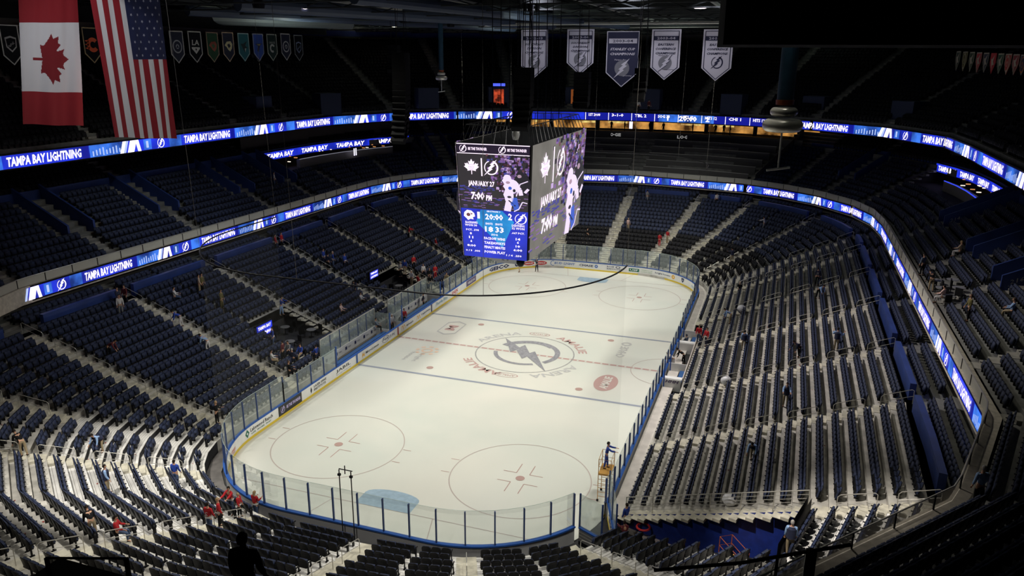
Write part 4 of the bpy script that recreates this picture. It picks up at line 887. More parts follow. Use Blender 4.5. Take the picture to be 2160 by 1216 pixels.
# ------------------------------------------------------------------ ceiling with beams, ducts and lamps
CEILM = M('ceiling_deck', (.24, .26, .24), .9, noise=.3, scale=.25)
g = MB(); g.add([(-80, -80, 31.2), (80, -80, 31.2), (80, 95, 31.2), (-80, 95, 31.2)], [(0, 1, 2, 3)]); g.build('ceiling', CEILM, kind='structure')
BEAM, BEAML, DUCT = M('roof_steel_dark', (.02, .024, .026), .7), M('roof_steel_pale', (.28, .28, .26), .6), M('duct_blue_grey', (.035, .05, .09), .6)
for j, y in enumerate(range(-44, 84, 7)):
    k = MB(); k.box((0, y, 30.85), (130, .35, .5)); k.box((0, y, 30.1), (130, .22, .12))
    for x in range(-64, 64, 4): k.tube([(x, y, 30.1), (x+2, y, 30.7), (x+4, y, 30.1)], .05, 4)
    k.build('ceiling_truss', BEAM, kind='structure')
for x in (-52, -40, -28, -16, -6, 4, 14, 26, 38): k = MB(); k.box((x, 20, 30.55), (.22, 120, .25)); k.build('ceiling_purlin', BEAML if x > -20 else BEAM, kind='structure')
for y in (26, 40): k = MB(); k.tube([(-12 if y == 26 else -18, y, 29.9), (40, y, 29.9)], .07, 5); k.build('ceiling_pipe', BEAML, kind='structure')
for a, b, r, mt in (((-46, -8, 30), (-30, 23, 30), .75, M('duct_grey', (.13, .15, .16), .5)), ((-22, -8, 30.1), (-8, 34, 30.1), .6, DUCT), ((-34, 0, 30.2), (-18, 48, 30.2), .5, DUCT), ((-9, -12, 30.1), (0, 40, 30.1), .5, DUCT)):
    k = MB(); k.tube([a, b], r, 12); tag(k.build('air_duct', mt, smooth=False), {0.75: 'large grey ventilation duct under the roof above the left stand', .6: 'dark blue ventilation duct under the roof left of the scoreboard hoists', .5: 'slim dark blue duct under the roof'}[r]+('' if r > .5 else ', far' if a[0] < -20 else ', central'), 'duct')
LAMPM = M('lamp_glow', (1, .95, .72), emit=5.)
for px, py, r, nm in ((1035, 50, 1.9, 'right of the dark ducts'), (750, 51, 1.6, 'third from the flags'), (832, 57, 1.6, 'left of the hanging coil'), (640, 19, .35, 'small twin spot, left'), (664, 23, .3, 'small twin spot, right'), (615, 19, .2, 'tiny, beside the twin spots'), (690, 24, .2, 'tiny, right of the twin spots'), (1477, 18, .5, 'small, beside the black drape')):
    p = atz(px, py, 30.0 if r < 1 else 30.6); t = thing('ceiling_light', (*p[:2], p[2]), f'round glowing ceiling light above the far stands, {nm}', 'ceiling light', 'ceiling lights')
    k = MB(); k.lathe(p, [(r*1.1*(.35 if r > 1 else 1), .0), (r*.4, .12), (r*.3, .14), (.05, .15)], 20); k.build('housing', BLACK, t)
    k = MB(); k.lathe(p, [(0, -.02), (r*(.3 if r > 1 else 1), .02)], 20); k.build('lens', LAMPM if r > 1 else M('lamp_pink', (1, .8, .85), emit=9.), t)
# lamp housings of the floodlights (the light comes from them)
for (loc, tgt, w_, c_) in LAMPS:
    k = MB(); k.lathe((loc[0], loc[1], loc[2]+.45), [(.45, 0), (.5, .3), (.3, .7), (.05, .75)], 14); tag(k.build('floodlight_housing', BLACK), 'black rink floodlight housing under the roof', 'floodlight', 'rink floodlights')

# ------------------------------------------------------------------ banners
def hang(fn_, name, label, cat, w, h, ztop, tip, base, edge, group=None, bw=.08):
    """pennant: rectangle with a pointed foot; fn_(u, z, off) -> point, u across"""
    t = thing(name, fn_(0, ztop, 0), label, cat, group)
    out = [(-w/2, ztop), (w/2, ztop), (w/2, ztop-h+tip), (0, ztop-h), (-w/2, ztop-h+tip)]
    k = MB(); k.add([fn_(u, z, .0) for u, z in out]+[fn_(u, z, -.03) for u, z in out], [(4, 3, 2, 1, 0), (5, 6, 7, 8, 9)]+[(i, (i+1) % 5, 5+(i+1) % 5, 5+i) for i in range(5)]); k.build('cloth', base, t)
    k = MB(); c = (0, ztop-h*.45); inn = [(u*(1-2*bw/w), c[1]+(z-c[1])*(1-2*bw/h)) for u, z in out]
    k.add([fn_(u, z, .015) for u, z in out]+[fn_(u, z, .015) for u, z in inn], [(i, (i+1) % 5, 5+(i+1) % 5, 5+i) for i in range(5)]); k.build('border', edge, t)
    return t, [(u, z) for u, z in inn]
BW = M('banner_white', (.6, .58, .66), .8); BN = M('banner_navy', (.02, .022, .06), .8)
yb = 10
for (px0, px1, py0, py1, yr, l1, kind, nm) in ((1100, 1156, 63, 165, '2002-03', ('SOUTHEAST', 'DIVISION', 'CHAMPIONS'), 0, 'leftmost of the row, partly behind black speakers'), (1197, 1254, 62, 158, '2003-04', ('SOUTHEAST', 'DIVISION', 'CHAMPIONS'), 0, 'reading southeast division 2003-04'), (1281, 1350, 66, 184, '2003-04', ('STANLEY CUP', 'CHAMPIONS'), 1, 'navy one in the middle of the row'), (1376, 1438, 62, 169, '2003-04', ('EASTERN', 'CONFERENCE', 'CHAMPIONS'), 0, 'right of the navy banner'), (1485, 1549, 62, 171, '2014-15', ('EASTERN', 'CONFERENCE', 'CHAMPIONS'), 2, 'rightmost, partly behind the black drape')):
    a, b, c = aty(px0, py0, yb), aty(px1, py0, yb), aty((px0+px1)/2, py1, yb); w_, h_, cx, zt = b[0]-a[0], a[2]-c[2], (a[0]+b[0])/2, a[2]
    fn = (lambda cx: (lambda u, z, o: (cx+u, yb-o, z)))(cx); navy = kind == 1
    t, inn = hang(fn, 'championship_banner', f'pointed championship banner hanging from the roof, {nm}', 'banner', w_, h_, zt, w_*.42, BN if navy else BW, BW if navy else BW, 'championship banners')
    f2 = lambda u, v: fn(u, v, .03); l = MB(); bd = MB(); wt = MB()
    if not navy:
        for sg in (-1, 1): bd.add([f2(sg*w_*.44, zt-.16), f2(sg*w_*.415, zt-.16), f2(sg*w_*.415, zt-h_+w_*.42), f2(sg*w_*.44, zt-h_+w_*.4)], [(0, 1, 2, 3)]); bd.add([f2(sg*w_*.44, zt-h_+w_*.42), f2(sg*w_*.415, zt-h_+w_*.43), f2(0, zt-h_+w_*.07), f2(0, zt-h_+w_*.04)], [(0, 1, 2, 3)])
        bd.add([f2(-w_*.44, zt-.13), f2(w_*.44, zt-.13), f2(w_*.44, zt-.18), f2(-w_*.44, zt-.18)], [(0, 1, 2, 3)])
    zb = zt-.13*h_
    (wt if navy else bd).add([f2(-w_*.43, zb+.11*h_*.0-.0), f2(w_*.43, zb), f2(w_*.43, zb-.085*h_), f2(-w_*.43, zb-.085*h_)], [(0, 1, 2, 3)])
    put_text(l if navy else wt, yr, lambda u, v: fn(u, v, .045), 0, zb-.068*h_, .05*h_, w_*.62, 0, .015, center=True)
    for j, s in enumerate(l1): put_text(wt if navy else l, s, f2, 0, zb-(.19+.085*j)*h_-(.02*h_ if navy else 0), h_*.046, w_*(.7 if len(s) > 8 else .55)*(1.1 if navy else 1), .25, .03, center=True)
    cz = zt-.66*h_
    if kind == 2: put_logo(l, lambda u, v: f2(u, cz+v), 0, .1, w_*.2)
    else:
        k = MB(); put_ring(k, f2, 0, cz, 0, w_*.23, n=24); k.build('disc', M('banner_grey', (.2, .2, .23), .8), t)
        put_poly(wt, BOLT, lambda u, v: fn(u, v, .05), 0, cz, w_*.26); put_poly(l, [(x+.06, y-.03) for x, y in BOLT], lambda u, v: fn(u, v, .04), 0, cz, w_*.27) if not navy else None
        put_text(wt if navy else l, 'Tampa Bay', f2, -w_*.05, cz+w_*.22, .03*h_, w_*.38, .4, .01, center=True); put_text(wt if navy else l, 'Lightning', f2, w_*.15, cz-w_*.24, .025*h_, w_*.34, .4, .01, center=True)
    if bd.v: bd.build('navy_print', BN, t)
    if l.v: l.build('navy_lettering', BN, t)
    if wt.v: wt.build('white_lettering', BW, t)
k = MB(); k.tube([(-6, yb, 29.05), (20, yb, 29.05)], .05, 5); tag(k.build('banner_pipe', M('pipe_grey', (.4, .4, .38), .4, .5)), 'thin horizontal pipe the championship banners hang from', 'pipe')

def small_banner(x, px, py0, py1, wpx, base, edge, emb, label, sgn):
    c = atx(px, py0, x); b = atx(px, py1, x); a1, a2 = atx(px-wpx/2, py0, x), atx(px+wpx/2, py0, x); w_ = abs(a2[1]-a1[1]); h_ = abs(c[2]-b[2])
    fn = lambda u, z, o: (x+sgn*o, c[1]+sgn*u, z)
    bm = M('sb_%02x%02x%02x' % tuple(int(v*255) for v in base), base, .8); em = M('se_%02x%02x%02x' % tuple(int(v*255) for v in edge), edge, .8)
    t, _ = hang(fn, 'team_banner', label, 'banner', w_, h_, c[2], w_*.45, bm, em, 'small team banners below the roof', .06*w_)
    k = MB(); kk = MB(); f2 = lambda u, v: fn(u*w_*.34, c[2]-h_*.48+v*w_*.34, .03); f3 = lambda u, v: fn(u*w_*.34, c[2]-h_*.48+v*w_*.34, .045); k2 = M('sd_%s' % emb[1:3][0].__str__()[:14], emb[1], .8); k3 = M('sx_%s' % str(emb[2])[:14], emb[2], .8)
    s = emb[0]
    if s == 'shield': put_poly(k, [(-.9, .9), (0, 1.15), (.9, .9), (.8, -.4), (0, -1.1), (-.8, -.4)], f2, 0, 0, 1); put_poly(kk, [(-.75, .7), (0, .9), (.75, .7), (.65, -.3), (0, -.85), (-.65, -.3)], f3, 0, 0, 1); put_text(k, 'NHL', lambda u, v: fn(u*w_*.34, c[2]-h_*.48+(v+u*.7)*w_*.34, .06), 0, -.2, .4, 1.0, center=True)
    elif s == 'flameC': put_ring(k, f2, .1, 0, .45, 1.0, 40, 320, 20); [put_poly(k, [(-.5, .3), (-1.3, .15), (-.6, -.1)], f2, 0, dy, 1) for dy in (-.6, -.1, .4)]
    elif s == 'round': put_ring(k, f2, 0, 0, 0, 1, n=20); put_ring(kk, f3, 0, 0, .35, .8, n=20); put_poly(kk, [(-.3, -.2), (.3, -.2), (0, .3)], f3, 0, 0, 1)
    elif s == 'LA': put_text(k, 'LA', f2, -.8, .2, .8, 1.6, .1, .02); put_poly(k, [(-.9, -.1), (.9, -.1), (.9, -.3), (0, -1.1), (-.9, -.3)], f2, 0, 0, 1); put_poly(kk, [(-.2, -.3), (.2, -.3), (0, -.7)], f3, 0, 0, 1)
    elif s == 'head': put_poly(k, [(-1, .2), (-.4, .8), (.6, .9), (1, .4), (.8, -.3), (.3, -.8), (-.2, -.5), (-.5, -.1)], f2, 0, 0, 1); put_poly(kk, [(-.4, .3), (.2, .5), (.5, .1), (0, -.3)], f3, 0, 0, 1)
    elif s == 'fin': put_poly(k, [(-.9, .5), (-.2, .5), (.9, 1.0), (.3, .2), (1, -.2), (.2, -.3), (.1, -1), (-.4, -.2)], f2, 0, 0, 1); put_poly(kk, [(.2, -.9), (.5, -.2), (.1, -.3)], f3, 0, 0, 1)
    elif s == 'note': put_poly(k, [(-1, .5), (1, .6), (.4, .2), (-.1, -.9), (-.5, -.7), (-.2, .1)], f2, 0, 0, 1); put_poly(kk, [(-.7, .4), (.6, .5), (.2, .2)], f3, 0, 0, 1)
    elif s == 'C': put_text(k, 'CANUCKS', f2, 0, .6, .35, 1.8, center=True); put_ring(k, f2, 0, -.2, .4, .75, 30, 300, 18)
    if k.v: k.build('emblem', k2, t)
    if kk.v: kk.build('emblem_detail', k3, t)
W_, G_ = (.45, .45, .45), (.12, .12, .13); DK = (.006, .007, .01); NV = (.01, .014, .04)
LB = [(16, 52, 138, 40, DK, W_, ('shield', (.4, .4, .42), DK), 'black pennant with a silver league shield at the far left edge'), (189, 58, 134, 36, DK, (.3, .22, .12), ('flameC', (.6, .09, .03), DK), 'dark pennant with a red flaming letter C between the flags'),
 (370, 65, 134, 29, NV, W_, ('round', (.35, .37, .4), NV), 'navy pennant with a round silver badge, right of the striped flag'), (409, 66, 133, 28, DK, W_, ('LA', (.5, .5, .5), DK), 'black pennant with white letters LA'), (446, 68, 132, 25, (.01, .055, .025), (.3, .2, .15), ('head', (.25, .06, .04), (.05, .1, .05)), 'green pennant with a red wild animal head'),
 (479, 68, 131, 24, NV, (.5, .36, .25), ('head', (.55, .5, .3), NV), 'navy pennant with a pale yellow head emblem'), (512, 70, 130, 23, (.01, .1, .13), (.3, .4, .42), ('fin', (.01, .02, .025), (.4, .4, .4)), 'teal pennant with a dark fish emblem'), (543, 71, 129, 22, (.02, .06, .3), (.25, .25, .3), ('note', (.02, .02, .06), (.3, .25, .1)), 'bright blue pennant with a dark note emblem'),
 (572, 72, 129, 21, (.004, .02, .018), (.4, .42, .38), ('C', (.42, .42, .42), DK), 'dark green pennant with a white curled emblem'), (601, 71, 128, 20, NV, W_, ('round', (.5, .5, .52), NV), 'navy pennant with a white round badge, second from the right of its row'), (628, 74, 129, 18, DK, (.25, .27, .28), ('shield', (.2, .25, .4), DK), 'dark pennant with a small blue shield, last of the left row')]
for px, y0, y1, wp, bs, ed, em, lb in LB: small_banner(-36, px, y0, y1, wp, bs, ed, em, lb, 1)
RB = [((.02, .04, .03), 'dark green-grey'), ((.1, .09, .02), 'olive and gold'), ((.02, .05, .02), 'dark olive'), ((.35, .02, .03), 'bright red, fourth from the left'), ((.01, .012, .04), 'navy with pale edge'), ((.38, .02, .03), 'plain scarlet'), ((.01, .06, .03), 'bottle green'), ((.33, .02, .02), 'red with white chevron'), ((.2, .01, .02), 'dark crimson'), ((.02, .02, .05), 'navy with orange emblem, rightmost')]
for j, (bs, nm) in enumerate(RB):
    px = 2023+14.2*j+(1.2*j*j/9); small_banner(36, px, 108+j*.8, 150+j*1.2, 9+j*.5, bs, (.3, .27, .22) if j != 5 else bs, ('round' if j in (1, 7, 9) else 'fin', (.35, .3, .25) if j != 9 else (.4, .12, .03), bs), f'small pennant of the right-hand row, {nm}', -1)
# black masking panel the left pennants hang in front of
k = MB(); a, b = atx(330, 50, -37.2), atx(662, 66, -37.2); k.box((-37.3, (a[1]+b[1])/2-8, 29.6), (.1, b[1]-a[1]+22, 1.6)); tag(k.build('masking_curtain', M('curtain_black', (.004, .004, .005), .95)), 'long black curtain strip behind the row of left pennants', 'curtain')

# ------------------------------------------------------------------ flags
def cloth(mb, W_, H_, zt, fn, cells, nu, nv):
    """cells(u, v) -> material index; u, v in 0..1 from the upper left"""
    k0 = len(mb.v); vs = [fn(i/nu, j/nv) for j in range(nv+1) for i in range(nu+1)]
    for j in range(nv):
        for i in range(nu):
            a = j*(nu+1)+i; mb.f.append(tuple(k0+q for q in (a, a+nu+1, a+nu+2, a+1))); mb.m.append(cells((i+.5)/nu, (j+.5)/nv))
    mb.v += vs
FR, FW, FB = M('flag_red', (.27, .008, .016), .85), M('flag_white', (.66, .64, .66), .85), M('flag_blue', (.008, .012, .06), .85)
xF = -16
def flag_fn(tl, tr, bl, br, amp, fr, off=0):
    tl, tr, bl, br = map(np.array, (tl, tr, bl, br))
    def fn(u, v, o=0):
        p = (tl*(1-u)+tr*u)*(1-v)+(bl*(1-u)+br*u)*v; wv = amp*(.3+.7*v)*math.sin(fr*u*2*PI+1.3*v+2*u*v)+amp*.4*math.sin(fr*2.3*u*2*PI+v*2)
        return (p[0]+wv+o, p[1], p[2]+.02*math.sin(u*9)*v)
    return fn
c0, c1, c2, c3 = atx(40, 48, xF), atx(166, 48, xF), atx(46, 262, xF), atx(177, 266, xF)
zr = lambda p, q: p+(p-q)*.335
fn = flag_fn(zr(c0, c2), zr(c1, c3), c2, c3, .06, 2)
t = thing('national_flag', fn(.5, 0), 'red and white vertical flag with a red maple leaf lying on its side', 'flag')
def inside(x, y, pl):
    c = False
    for (x0, y0), (x1, y1) in zip(pl, pl[1:]+pl[:1]):
        if (y0 > y) != (y1 > y) and x < (x1-x0)*(y-y0)/(y1-y0)+x0: c = not c
    return c
leafp = [(.48+y*.33, .515+x*.2) for x, y in MAPLE]
def leafcell(u, v):
    if .1 < u < .86 and .3 < v < .73 and inside(u, v, leafp): return 2
    return 1 if .25 < v < .755 else 0
k = MB(); cloth(k, 1, 1, 0, lambda u, v: fn(u, v), leafcell, 110, 200); k.build('cloth', [FR, FW, M('leaf_red', (.2, .006, .012), .85)], t, smooth=True)
u0, u1, u2, u3 = atx(190, 0, xF+1), atx(338, 0, xF+1), atx(240, 290, xF+1), atx(373, 293, xF+1)
top = lambda p, q: p+(p-q)*.12
fn = flag_fn(top(u0, u2), top(u1, u3), u2, u3, .07, 2.5)
vc = (.12+120/290)/1.12
t = thing('national_flag', fn(.5, 0), 'vertical striped red and white flag with a dark blue starred corner', 'flag')
k = MB(); cloth(k, 1, 1, 0, lambda u, v: fn(u, v), lambda u, v: 2 if (u > 6/13 and v < vc) else (0 if int(u*13) % 2 == 0 else 1), 39, 48); k.build('stripes', [FR, FW, FB], t, smooth=True)
k = MB(); star = [(math.sin(q*PI/5)*(1 if q % 2 == 0 else .4), math.cos(q*PI/5)*(1 if q % 2 == 0 else .4)) for q in range(10)]
for r in range(11):
    for c in range(5 if r % 2 == 0 else 4):
        uu = 6/13+(7/13)*((c+.5+(0 if r % 2 == 0 else .5))/5); vv = vc*(1-(r+.55)/11.2)
        for sg in (-.035, .035): k.add([fn(uu+x*.017, vv+y*.0115, sg) for x, y in star], [tuple(range(10))])
k.build('stars', M('star_white', (.35, .35, .42), .85), t)

# ------------------------------------------------------------------ benches and penalty box
t = thing('team_bench', (-14, 0, .1), 'long blue team benches behind the boards on the left side', 'bench')
for y0, y1 in ((-10.2, -1.2), (1.6, 10.2)):
    k = MB(); k.box((-13.75, (y0+y1)/2, .82), (.42, y1-y0, .08)); k.build('seat', M('bench_blue', (.03, .1, .28), .5), t)
    for j in range(5):
        k = MB(); k.box((-13.75, y0+.3+(y1-y0-.6)*j/4, .45), (.3, .08, .7)); k.build('leg', RAILM, t)
    k = MB(); k.box((-13.9, (y0+y1)/2, .12), (1.6, y1-y0, .16)); k.build('floor_mat', M('rubber_black', (.03, .03, .03), .9), t)
t = thing('bench_backboard', (-14.8, 0, .1), 'white sponsor wall with small navy marks behind the team benches', 'advertising wall')
k = MB(); k.box((-14.72, -5.8, .95), (.08, 9.4, .8)); k.box((-14.72, 5.9, .95), (.08, 8.8, .8)); k.build('panel', BOARDW, t)
k = MB(); fb = lambda u, v: (-14.665, u, v)
for y in (-10, -8.4, -6.8, -5.2, -3.6, -2.2, 2.4, 4, 5.6, 7.2, 8.8):
    k.add([fb(y, .85), fb(y+.3, .85), fb(y+.3, 1.15), fb(y, 1.15)], [(0, 1, 2, 3)]); put_text(k, 'TGH', fb, y+.45, .9, .16, .5)
k.build('navy_print', C['navy'], t)
t = thing('bench_glass', (-14.85, 0, 1.3), 'tall framed glass wall standing behind the team benches', 'rink glass')
for y0, y1 in ((-10.5, -1.2), (1.5, 10.4)):
    k = MB(); k.box((-14.8, (y0+y1)/2, 2.2), (.02, y1-y0, 1.7)); k.build('pane', GLASS, t)
    k = MB(); k.box((-14.8, (y0+y1)/2, 3.08), (.07, y1-y0, .07)); k.build('top_frame', RAILM, t)
    for j in range(7): k = MB(); k.box((-14.8, y0+(y1-y0)*j/6, 2.2), (.08, .06, 1.75)); k.build('post', POSTM if 0 < j < 6 else RAILM, t)
for y, nm in ((-10.6, 'near end of the team bench'), (-1.1, 'middle of the benches, nearer one'), (1.4, 'middle of the benches, farther one'), (10.5, 'far end of the team bench')):
    t = thing('bench_divider', (-13.9, y, .1), f'blue edged glass divider, {nm}', 'partition')
    k = MB(); k.box((-13.95, y, .6), (1.6, .06, 1.0)); k.build('panel', BOARDW, t); k = MB(); k.box((-13.95, y, 1.9), (1.6, .02, 1.6)); k.build('pane', GLASS, t)
    k = MB(); k.box((-13.2, y, 1.4), (.1, .1, 2.7)); k.build('post', CAPB, t)
t = thing('penalty_box', (14, 2, 0), 'penalty box with white counters, blue posts and dark floor beside the right boards', 'penalty box')
k = MB(); k.box((14.0, 2, .1), (1.6, 12.6, .2)); k.build('floor_mat', MATS['rubber_black'], t)
for y in (-4.2, -.6, 4.6, 8.2): k = MB(); k.box((13.9, y, .65), (1.5, .08, 1.1)); k.build('divider', BOARDW, t); k = MB(); k.box((13.3, y, 1.5), (.1, .1, 2.6)); k.build('post', CAPB, t)
for y in (-3.9, 4.9): k = MB(); k.box((14.0, y, 1.22), (1.5, .5, .06)); k.build('counter', WHITE, t)
for y in (-2.4, 6.4): k = MB(); k.box((14.4, y, .75), (.4, 2.6, .08)); k.build('bench_seat', MATS['bench_blue'], t)
k = MB(); k.box((14.78, 2, .9), (.08, 12.8, 1.2)); k.build('back_wall', M('penalty_wall', (.55, .5, .46), .7), t)
k = MB(); put_text(k, 'HHH', lambda u, v: (13.4+u, -4.26, .9+v), 0, 0, .25, 1.1, .3, .03); k.build('lettering', C['purple'], t)

# ------------------------------------------------------------------ club tables and small screens on the left stand
for (i0, i1, Ta, Tb) in ((3, 9, 4.26, 4.5), (2, 7, 3.43, 3.7)):
    k = MB(); a, b, c, d = (ringpt(P_low, i_, T) for i_, T in ((i0, Ta), (i0, Tb), (i1, Tb), (i1, Ta))); z0, z1 = P_low(i0)[4], P_low(i1)[4]
    q = lambda p, z: (p[0], p[1], z)
    k.add([q(a, z0), q(b, z0), q(c, z0), q(d, z0)], [(0, 1, 2, 3)]); k.add([q(d, z0), q(c, z0), q(c, z1), q(d, z1)], [(0, 1, 2, 3)])
    for m_, n_ in ((a, d), (b, c)): k.add([q(m_, z0), q(n_, z0), q(n_, z1), q(m_, z0+.1)], [(0, 1, 2, 3)])
    tag(k.build('floor_club_deck', M('deck_dark', (.03, .03, .034), .7)), kind='structure')
def table(x, y, z, where):
    t = thing('round_table', (x, y, z), f'small dark round table with cups, {where}', 'table', 'club tables')
    k = MB(); k.lathe((x, y, z+.72), [(0, .03), (.42, .03), (.42, 0), (0, 0)], 18); k.build('table_top', M('table_grey', (.2, .2, .2), .4), t)
    k = MB(); k.lathe((x, y, z), [(.25, 0), (.22, .03), (.04, .06), (.04, .72)], 12); k.build('pedestal', BLACK, t)
def chair(x, y, z, rz, where):
    t = thing('club_chair', (x, y, z), f'black club chair {where}', 'chair', 'club chairs')
    c, s = math.cos(rz), math.sin(rz)
    k = MB(); k.box((x, y, z+.42), (.5, .5, .1), rz); k.build('seat', SHELL, t)
    k = MB(); k.box((x-s*-.24, y-c*.24, z+.7), (.5, .07, .5), rz); k.build('backrest', SHELL, t)
    for a in (-.2, .2):
        for b in (-.2, .2): k = MB(); k.box((x+a*c-b*s, y+a*s+b*c, z+.2), (.04, .04, .38), rz); k.build('leg', BLACK, t)
n_ = 0
for (x, y, w_) in ((-20.3, -10.6, 'back of the nearer club deck, near side'), (-20.3, -7.6, 'back of the nearer club deck, far side'), (-17.7, -10.6, 'front of the nearer club deck, near side'), (-17.7, -7.4, 'front of the nearer club deck, far side'), (-17.4, 8.9, 'near side of the farther club deck'), (-17.6, 12.2, 'far side of the farther club deck')):
    z = P_low(3 if y < 0 else 2)[4]; table(x, y, z, w_)
    chair(x-.75, y-.3, z, .4, 'left of table, '+w_); chair(x+.2, y+.8, z, 2.8, 'beyond table, '+w_)
sign_box('video_screen', 'blue lit video screen on the nearer club deck in the left stand', 'screen', (-20.0, -11.9), (-20.0, -9.8), 3.0, 4.05, LBLUE, ['TAMPA BAY', 'LIGHTNING'])
sign_box('video_screen', 'blue lit video screen on the farther club deck in the left stand', 'screen', (-18.4, 4.6), (-18.4, 6.3), 4.0, 4.75, LBLUE, ['TAMPA BAY', 'LIGHTNING'])
for x, y, z0, z1 in ((-20.1, -10.85, 1.92, 3.0), (-18.5, 5.45, 2.6, 4.0)): k = MB(); k.box((x, y, (z0+z1)/2), (.1, .1, z1-z0)); tag(k.build('screen_stand', BLACK), 'black post holding up the '+('nearer' if y < 0 else 'farther')+' lit video screen', 'stand')

for q, (x, y, w_) in enumerate(((32.3, -.6, 'first on the right balcony, beyond the khaki trousers'), (32.3, -2.7, 'second on the right balcony'), (32.4, -4.8, 'third on the right balcony, by the pink shirt'), (33.1, -1.7, 'one row behind the right balcony rail'), (33.1, -3.9, 'one row back beside the pink shirt'))):
    z = P_mid(0 if x < 32.6 else 1)[4]; table(x, y, z, w_); chair(x, y-.8, z, 1.6+q, 'near side, '+w_)

# ------------------------------------------------------------------ far end loge terraces, lounge behind, recessed bars
LG = M('loge_front', (.06, .058, .055), .6); LGT = M('loge_top', (.4, .39, .37), .5)
for i_ in (.6, 2.5, 4.4, 6.3, 8.2):
    for Ta, Tb in ((1.69, 1.985), (2.015, 2.31)):
        z = P_mid(i_)[4]; ring_wall(P_mid, i_, z-.4, z+.85, TT(Ta, Tb, 2), .1).build('wall_loge_parapet', LG, kind='structure'); ring_wall(P_mid, i_, z+.85, z+.9, TT(Ta, Tb, 2), .16).build('trim_loge_top', LGT, kind='structure')
ring_wall(P_mid, 10.2, 13.4, 15.0, TT(1.64, 2.36, 4), .15).build('wall_loge_sign', M('loge_sign_grey', (.05, .048, .045), .6), kind='structure')
for px, nm in ((1297, 'left'), (1445, 'right')):
    pA, pB = aty(px-17, 278, 61.6), aty(px+17, 278, 61.6); k = MB(); fl = lambda u, v: (pA[0]+u, 61.35, 13.95+v)
    L_ = pB[0]-pA[0]; put_text(k, 'LOGE', fl, L_*.05, .2, .5, L_*.85, 0, .03); tag(k.build('loge_sign', M('sign_white', (.75, .75, .75), emit=.35)), f'white word LOGE on the dark terrace front, {nm} one of two', 'sign')
    k = MB(); put_text(k, 'VOLOGY', fl, -L_*1.0, .2, .5, L_*.95, 0, .03); tag(k.build('sponsor_sign', M('sign_green', (.03, .09, .03), .6)), f'dark green word before the {nm} LOGE sign', 'sign')
ring_wall(P_mid, 14.5, 15.0, 17.6, TT(1.6, 2.4, 6), .1).build('wall_lounge', M('lounge_wall_glow', (.6, .25, .06), emit=.8, noise=.9, scale=.45), kind='structure')  # the wall itself emits amber, standing in for lamplight in the lounge
lb = MB()
for j in range(9):
    T = 1.68+.64*(j+.5)/9
    if j % 3 == 1: continue
    p = ringpt(P_mid, 14.3, T); p[2] = 16.4; d = ring(*P_mid(14.3)[:4], T+.01)-ring(*P_mid(14.3)[:4], T-.01); lb.box(p, (3.2, .1, 1.1), math.atan2(d[1], d[0]))
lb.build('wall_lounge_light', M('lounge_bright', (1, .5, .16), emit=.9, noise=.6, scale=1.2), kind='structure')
for j in range(7):
    T = 1.66+.68*j/6; p = ringpt(P_mid, 12, T); k = MB(); k.box((p[0], p[1], 16.2), (.6, .5, 2.6)); k.build('wall_lounge_pier', DARKW, kind='structure')
for Ta, Tb in ((2.62, 3.33), (.84, 1.25)):
    k = MB(); S4 = [t for t in B_MID if Ta-1e-6 <= t <= Tb+1e-6]; z = P_mid(6)[4]
    A = [(*ringpt(P_mid, 6, T)[:2], z) for T in S4]; B = [(*ringpt(P_mid, 12, T)[:2], z) for T in S4]; B2 = [(x, y, z+5) for x, y, _ in B]; k.strip(A, B); k.strip(B, B2)
    for e in (0, -1): k.add([A[e], B[e], (B[e][0], B[e][1], z+2.2), (A[e][0], A[e][1], z+.5)], [(0, 1, 2, 3)])
    k.build('floor_bar_recess', M('recess_dark', (.035, .03, .03), .8), kind='structure')
def bar(Ts, label, col, zb=13.2):
    c = ringpt(P_mid, 9.2, sum(Ts)/2); t = thing('bar_counter', (c[0], c[1], P_mid(8)[4]), label, 'bar')
    ring_wall(P_mid, 8, P_mid(6)[4], P_mid(6)[4]+1.05, TT(*Ts, 4), .5).build('counter', M('counter_grey', (.25, .24, .23), .5), t)
    k = ring_wall(P_mid, 8, P_mid(6)[4]+1.07, P_mid(6)[4]+1.13, TT(*Ts, 4), .1); k.build('counter_light', col, t)
    rs = random.Random(5); k = MB(); k2 = MB()
    for q in range(22):
        T = Ts[0]+(Ts[1]-Ts[0])*rs.random(); p = ringpt(P_mid, 10.2, T); (k if q % 3 else k2).box((p[0], p[1], 12.9+.35*rs.randrange(0, 3)), (.45, .08, .1), 0)
    k.build('bottle_lights', M('bottle_glow', (.8, .35, .12), emit=.8), t, kind='stuff'); k2.build('small_lamps', M('bulb_glow', (1, .85, .7), emit=1.2), t, kind='stuff')
bar((2.7, 3.03), 'recessed bar with warm bottle lights under the left LED sign', M('shelf_pale', (.5, .5, .6), emit=.35))
bar((.92, 1.15), 'recessed bar with glowing blue counter under the right LED sign', M('counter_blue', (.03, .06, .8), emit=1.4))
p = hit(748, 336, P_mid, 10)
t = thing('tube_lights', p, 'pair of glowing white vertical tubes in the left recessed bar', 'lights'); 
for dy in (0, .5): k = MB(); k.box((p[0], p[1]+dy, p[2]+1.0), (.1, .12, 1.0)); k.build('tube', M('tube_white', (.85, .8, 1), emit=1.5), t)
a_ = aty(1331, 262, 60)
k = MB(); k.box((a_[0]+0, 60, a_[2]), (.5, .1, 1.4)); tag(k.build('lit_panel', MATS['tube_white']), 'glowing white upright panel right of the loge terraces', 'lights')
